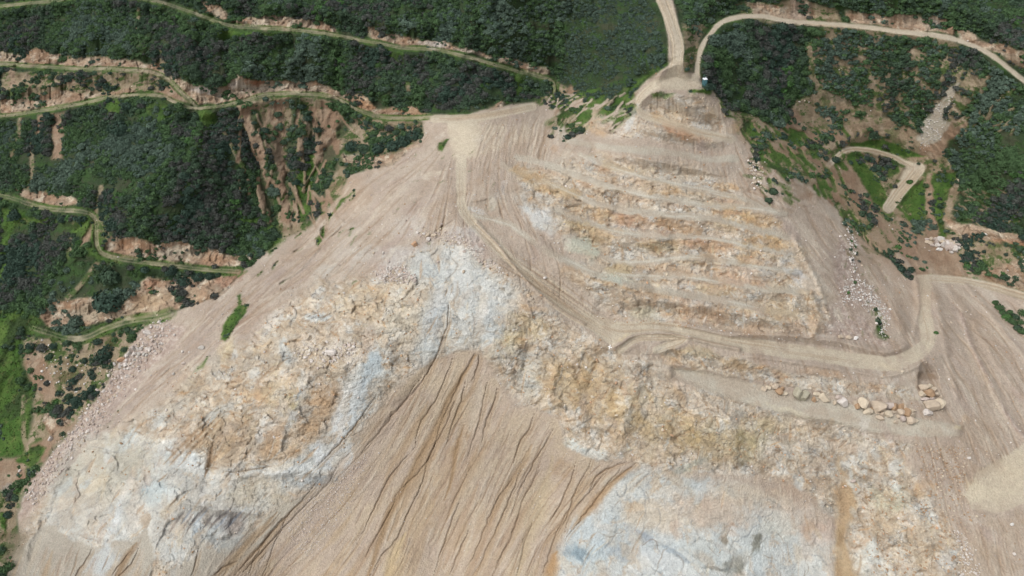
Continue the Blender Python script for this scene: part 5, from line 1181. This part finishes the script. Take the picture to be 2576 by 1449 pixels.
UNIQ = {7:"left half of the big split grey green boulder on the pit bench",8:"right half of the big split grey green boulder on the pit bench",10:"broad ochre pointed boulder in the row along the pit bench",
 14:"smooth whitish boulder fronting the pair in the middle of the pit bench row",13:"flat pinkish slab behind the smooth whitish boulder on the pit bench",16:"blocky cream boulder between the whitish pair and the long heap",
 19:"large flat boulder at the left end of the long heap on the pit bench",51:"largest tan boulder, in the heap below the dug notch",52:"tall cream boulder right of the largest tan one below the dug notch",
 54:"whitish elongated boulder lying in front of the heap below the dug notch",47:"brown boulder in the middle of the heap below the dug notch",43:"rounded boulder at the back of the heap, against the dug notch",
 37:"squarish boulder at the lower right corner of the long heap on the pit bench",24:"round yellowish boulder at the front of the long heap on the pit bench",9:"small upright stone beside the broad ochre boulder"}
for i, (a_, b_, c_, d_) in enumerate(PITB):
    u, v = 1878.3 + a_ * .2083, 898.9 + (b_ + d_ * .25) * .2083
    key = KEYS.get(i, random.choice(["tan", "tan", "cream", "pink", "brown"]))
    grp = "boulders in a row along the pit bench" if i < 19 else "boulders of the long heap on the pit bench" if i < 43 else "boulders of the heap below the dug notch"
    lb = UNIQ.get(i, ("smaller " + ("tan" if key in ("tan", "brown") else key) + " boulder in the " + ("row along the pit bench" if i < 19 else "long heap on the pit bench" if i < 43 else "heap below the dug notch")))
    boulder(u, v, c_ * .2083 * 1.34, d_ * .2083 * 1.28, key, lb, grp)
VAL = [(1005,900,40,20),(1050,890,35,25),(1090,905,40,35),(1135,915,70,45),(1175,895,35,25),(1240,925,60,35),(1020,935,60,40),(1050,960,55,30),(1115,965,50,35),(1165,960,60,40),(1200,935,50,35),(1280,935,60,35),(1310,960,60,40),
 (1235,965,60,40),(1130,1002,60,28),(1205,1000,45,55),(1240,1000,45,50),(1275,985,45,35),(1285,1015,45,55),(1320,990,35,30),(1250,1030,35,25),(1030,1012,25,12),(985,980,15,10),(1090,940,45,35),(1150,935,50,35),(1215,950,45,35),(1265,955,50,35)]
for i, (a_, b_, c_, d_) in enumerate(VAL):
    key = "white" if i == 14 else random.choice(["pink", "pink", "pale", "tan", "grey"])
    boulder(2079.6 + a_ * .25, 375.7 + b_ * .25 + 3, c_ * .25 * 1.25, d_ * .25 * 1.35, key,
            "flat white slab at the front edge of the boulder heap on the valley floor" if i == 14 else f"{key} boulder in the heap on the valley floor", "boulders heaped on the valley floor", 0.3 if i > 22 else 0)
LEFT = [(650,215,160,90),(400,450,80,60),(385,490,70,50),(375,525,70,50),(440,555,60,60),(450,465,55,70),(480,420,70,50),(500,470,50,60),(650,400,80,45),(655,460,90,45),(650,515,80,50),(560,470,60,60),(530,540,70,60),
 (600,560,60,50),(330,585,60,60),(245,645,110,70),(320,645,50,45),(175,670,40,40),(305,685,55,40),(380,575,50,40),(310,730,80,60),(215,760,50,60),(130,700,50,40),(240,700,40,35),(390,640,50,40),(480,530,40,40),
 (430,600,45,35),(690,490,50,50),(740,460,60,50),(650,560,60,40),(40,890,60,55),(590,165,50,40),(1530,445,100,50),(1220,505,40,30),(1235,690,80,40),(1080,865,50,50),(700,440,50,40),(460,640,50,40),(540,620,50,40),(500,590,50,35),
 (720,540,50,40),(780,500,45,35),(840,200,50,35),(800,260,50,40),(860,450,50,35),(780,380,50,35),(900,380,40,30),(740,330,50,40),(640,640,45,35),(400,700,45,35)]
LU = {0:"large pale overhanging slab at the top of the left rubble edge",15:"orange boulder at the lower left corner of the left rubble edge",30:"round pale boulder alone in the grass below the left rubble edge",32:"pale slab lying out on the middle of the left spoil slope",34:"grey elongated block half sunk in the left spoil slope"}
for i, (a_, b_, c_, d_) in enumerate(LEFT):
    key = {0: "pale", 15: "orange", 30: "pale"}.get(i, random.choice(["pink", "pink", "pale", "grey"]))
    boulder(268.3 + a_ * .1562, 805 + b_ * .1562 + 2, c_ * .1562 * 1.2, d_ * .1562 * 1.3, key, LU.get(i, f"{key} boulder packed in the rubble along the left quarry edge"), "boulders along the left quarry edge")
CR = [(1670,295,50,40),(1490,450,70,50),(1580,455,70,45),(1500,510,70,60),(1430,425,50,35),(1340,410,50,40),(1300,575,110,70),(1930,480,60,35),(1870,540,40,30),(1910,540,30,30),(2200,810,40,35),(2245,800,40,40),(2270,820,50,50),(1990,670,50,40),
 (890,950,70,50),(955,985,50,30),(1010,960,60,50),(850,1015,70,30),(1095,1005,60,45),(900,1010,60,30),(1180,1020,40,30),(870,690,35,35),(740,690,40,30),(2320,870,40,30),(2400,915,35,25),(1280,735,80,25),(1980,950,50,45),(1630,815,40,35)]
for i, (a_, b_, c_, d_) in enumerate(CR):
    key = "orange" if i == 6 else random.choice(["pink", "pale", "tan"])
    boulder(805 + a_ * .1824, 509.8 + b_ * .1824 + 2, c_ * .1824, d_ * .1824 * 1.1, key, "rusty orange boulder above the white rock crest" if i == 6 else f"{key} boulder lying along the white rock crest", "boulders along the white rock crest")
ONE = [(830,890,42,22,"pale","big pale block projecting from the middle of the rock face"),(2112,850,20,12,"tan","tan boulder at the foot of the quarry face beside the lower haul road"),(2152,852,13,10,"white","white boulder beside the lower haul road berm"),
 (2135,851,18,11,"tan","brown tan boulder touching the white one beside the haul road berm"),(2333,745,6,6,"white","small white boulder on the slope above the hairpin road"),(1371,700,11,7,"pale","lone pale stone beside the haul road"),
 (128,1105,14,12,"pale","lone pale boulder on the earth slope at far left"),(50,1185,9,7,"pale","pale stone at the foot of the far left slope"),(953,1140,9,6,"pale","lone pale stone high on the sand fan"),(1490,1000,12,8,"cream","cream block on the ochre rock face"),
 (2145,1212,16,10,"pink","angular block above the orange gully"),(2437,1153,9,7,"pale","pale stone on the dark spoil at right"),(2550,1395,9,7,"pale","pale stone near the bottom right corner"),(1900,430,7,5,"pale","small pale stone on the top right scree"),
 (2218,950,8,6,"tan","stone on the edge of the lower haul road"),(2270,935,9,6,"cream","cream stone near the dug notch"),(2480,590,8,6,"white","white stone on the cut bank at right"),(2545,1320,10,8,"white","white stone on the pale floor at right")]
for u, v, a_, b_, key, lb in ONE: boulder(u, v, a_, b_, key, lb, "scattered single boulders")

def scatter(name, zones, label, seed):
    r = np.random.default_rng(seed); Vs, Fs, Cs = [], [], []; base = 0
    shp = [rock_shape(50 + i, 1) for i in range(6)]
    for (mask, box, cnt, s0, s1, keys) in zones:
        u = r.uniform(box[0], box[1], cnt * 3); v = r.uniform(box[2], box[3], cnt * 3)
        ok = r.random(cnt * 3) < zsample(mask, u, v)
        u, v = u[ok][:cnt], v[ok][:cnt]
        x, y, z, t = zsample(PX, u, v), zsample(PY, u, v), zsample(PZ, u, v), zsample(T, u, v) / F
        sz = (s0 + (s1 - s0) * r.random(len(u)) ** 3) * t / 2
        for i in range(len(u)):
            V, f = shp[i % 6]
            a = r.uniform(0, 6.28); ca, sa = math.cos(a), math.sin(a)
            q = V * sz[i] * [1, 1, .9]
            Vs.append(np.stack([q[:, 0] * ca - q[:, 1] * sa + x[i], q[:, 0] * sa + q[:, 1] * ca + y[i], q[:, 2] + z[i] + sz[i] * .25], -1))
            Fs.append(f + base); base += len(V)
            Cs.append(np.broadcast_to(linc(SC[keys[i % len(keys)]]) * r.uniform(.8, 1.12), (len(V), 3)))
    me = make_mesh(name, np.concatenate(Vs), np.concatenate(Fs), M_STONE, "stone", np.concatenate(Cs), False, 3)
    link(name, me, kind="stuff", label=label, category="rubble")
def pm(pts, soft=10):
    A = np.zeros((H_, W_), f32); s, m = poly_mask(pts, soft); A[s] = m; return A
full = (-100, 2700, -50, 1560)
scatter("rubble", [
 (Wc["rubble"], full, 4200, 2.2, 8, ["pink", "pink", "pale", "grey"]),
 (pm([(400,800),(300,913),(150,1120),(60,1250),(90,1270),(200,1130),(330,960),(400,880),(450,820)]), (40, 480, 780, 1300), 2600, 3, 11, ["pink", "pink", "pale", "tan"]),
 (pm([(2130,570),(2158,600),(2150,680),(2190,720),(2235,790),(2232,850),(2215,850),(2205,790),(2160,760),(2110,765),(2115,740),(2140,690),(2135,620)]), (2090, 2250, 560, 860), 900, 2.5, 8.5, ["white", "pale", "grey"]),
 (pm([(945,690),(980,670),(1020,672),(1055,700),(1040,712),(960,705)]), (930, 1070, 660, 715), 380, 3, 9, ["pink", "pale"]),
 (pm([(1150,590),(1175,600),(1215,640),(1260,680),(1250,690),(1200,650),(1160,615)]), (1140, 1270, 585, 695), 260, 3, 8, ["pink", "pale"]),
 (pm([(1060,575),(1170,600),(1160,625),(1080,600),(1050,600)]), (1040, 1180, 570, 630), 160, 3, 8, ["pink", "cream"]),
 (pm([(700,1330),(860,1180),(930,1140),(880,1280),(780,1400)]), (680, 940, 1130, 1420), 1100, 1.8, 4.5, ["pink", "pale"]),
 (pm([(730,880),(880,850),(900,900),(800,930)]), (720, 910, 840, 940), 260, 3, 12, ["cream", "pink", "pale"]),
 (pm([(2160,1240),(2300,1200),(2400,1180),(2450,1300),(2420,1449),(2200,1449)]), (2150, 2460, 1170, 1460), 900, 2, 8, ["tan", "cream", "brown"]),
 (pm([(2300,1120),(2440,1130),(2430,1230),(2330,1200)]), (2280, 2450, 1110, 1240), 400, 2, 7, ["tan", "brown"]),
 (pm([(2400,1340),(2430,1340),(2470,1449),(2420,1449)]), (2390, 2480, 1330, 1460), 260, 3, 8, ["tan", "pale"]),
 (pm([(1870,398),(1905,400),(1925,470),(1900,470),(1880,430)]), (1860, 1930, 390, 480), 130, 3, 9, ["cream", "pale"]),
 (pm([(1500,795),(1700,812),(1900,838),(2100,852),(2100,860),(1900,848),(1700,822),(1500,805)], 5), (1490, 2110, 790, 865), 420, 2, 6, ["tan", "pale", "brown"]),
 (pm([(100,850),(300,900),(250,980),(120,1000)]), (90, 300, 840, 1010), 80, 3, 8, ["white", "pale"]),
 (pm([(2380,290),(2400,240),(2370,250),(2310,320),(2320,380),(2370,350)]), (2300, 2410, 230, 390), 260, 2, 6, ["grey", "pale"]),
 (Wc["talus"], full, 4200, 1.6, 6, ["pink", "pale", "tan", "brown"]), (Wc["orock"], full, 4200, 2, 8, ["cream", "tan", "pale", "brown", "orange"]),
 (Wc["bank"], full, 700, 2, 7, ["cream", "tan", "pale"]), (Wc["mixed"], full, 500, 2, 6, ["pale", "cream"]), (Wc["sand"], full, 700, 1.5, 4, ["pink", "pale"]),
], "loose broken stones strewn over the quarry slopes", 5)

_by = {}
for o in [o for o in bpy.data.objects if o.get("category") == "boulder"]: _by.setdefault(o["label"], []).append(o)
for lb, L_ in _by.items():
    if len(L_) > 1:
        L_.sort(key=lambda o: o.location.x / o.location.y)
        for k, o in enumerate(L_): o["label"] = f"{ORD[k]} {lb}, counting from the left"

# ------------------------------------------------------------------ portable toilet and survey cross
def box_mesh(name, x0, x1, y0, y1, z0, z1, mat, top=1.0):
    cx_, cy_ = (x0 + x1) / 2, (y0 + y1) / 2
    b = .03
    V = []
    for z, k in ((z0, 1), (z1, top)):
        for x, y in ((x0, y0), (x1, y0), (x1, y1), (x0, y1)): V.append((cx_ + (x - cx_) * k, cy_ + (y - cy_) * k, z))
    me = bpy.data.meshes.new(name)
    me.from_pydata(V, [], [(3, 2, 1, 0), (4, 5, 6, 7), (0, 1, 5, 4), (1, 2, 6, 5), (2, 3, 7, 6), (3, 0, 4, 7)]); me.update()
    me.materials.append(mat)
    return me
x, y, z = at(1771, 216)
pt = bpy.data.objects.new("portable_toilet", None); COL.objects.link(pt)
pt.location = (x, y, z + .02); pt.rotation_euler = (0, 0, .25); pt.scale = (.98, .98, .98)
pt["label"] = "blue green portable toilet with a white roof beside the ridge road"; pt["category"] = "portable toilet"
m_body = mat_flat("toilet_plastic", (.05, .14, .16), .5); m_roof = mat_flat("roof_plastic", (.75, .78, .82), .4, .03); m_dark = mat_flat("dark_plastic", (.03, .03, .035), .6)
link("base", box_mesh("base", -.62, .62, -.62, .62, 0, .12, m_dark), pt)
link("body", box_mesh("body", -.56, .56, -.56, .56, .12, 2.1, m_body, .97), pt)
d_ = link("door", box_mesh("door", -.36, .36, -.60, -.562, .2, 1.95, mat_flat("door_plastic", (.07, .19, .22), .5)), pt)
link("handle", box_mesh("handle", .22, .30, -.64, -.601, 1.0, 1.12, m_dark), d_)
link("roof", box_mesh("roof", -.60, .60, -.60, .60, 2.1, 2.32, m_roof, .8), pt)
link("vent_pipe", box_mesh("vent_pipe", .3, .4, .3, .4, 2.25, 2.6, m_roof), pt)
x, y, z = at(1534, 873)
cr = bpy.data.meshes.new("survey_cross")
nrm_a = (Z[0, 0] * 0)
a_, t_ = .55, .085
pts_ = [(-a_, -t_), (-t_, -t_), (-t_, -a_), (t_, -a_), (t_, -t_), (a_, -t_), (a_, t_), (t_, t_), (t_, a_), (-t_, a_), (-t_, t_), (-a_, t_)]
n_ = 12
cr.from_pydata([(p[0], p[1], 0) for p in pts_] + [(p[0], p[1], .03) for p in pts_], [], [tuple(reversed(range(12))), tuple(range(12, 24))] + [(i, (i + 1) % 12, 12 + (i + 1) % 12, 12 + i) for i in range(12)])
cr.materials.append(mat_flat("white_paint", (.85, .85, .83), .7, .03))
e1 = np.array(at(1540, 873)) - np.array(at(1528, 873)); e2 = np.array(at(1534, 868)) - np.array(at(1534, 878))
from mathutils import Vector
nv_ = Vector(e1).cross(Vector(e2)).normalized()
o = link("survey_cross", cr, None, label="small white survey cross laid on the edge of the haul road", category="survey cross")
o.location = Vector((x, y, z)) + nv_ * .12
o.rotation_mode = 'QUATERNION'; o.rotation_quaternion = nv_.to_track_quat('Z', 'Y')
print("objects", len(bpy.data.objects))
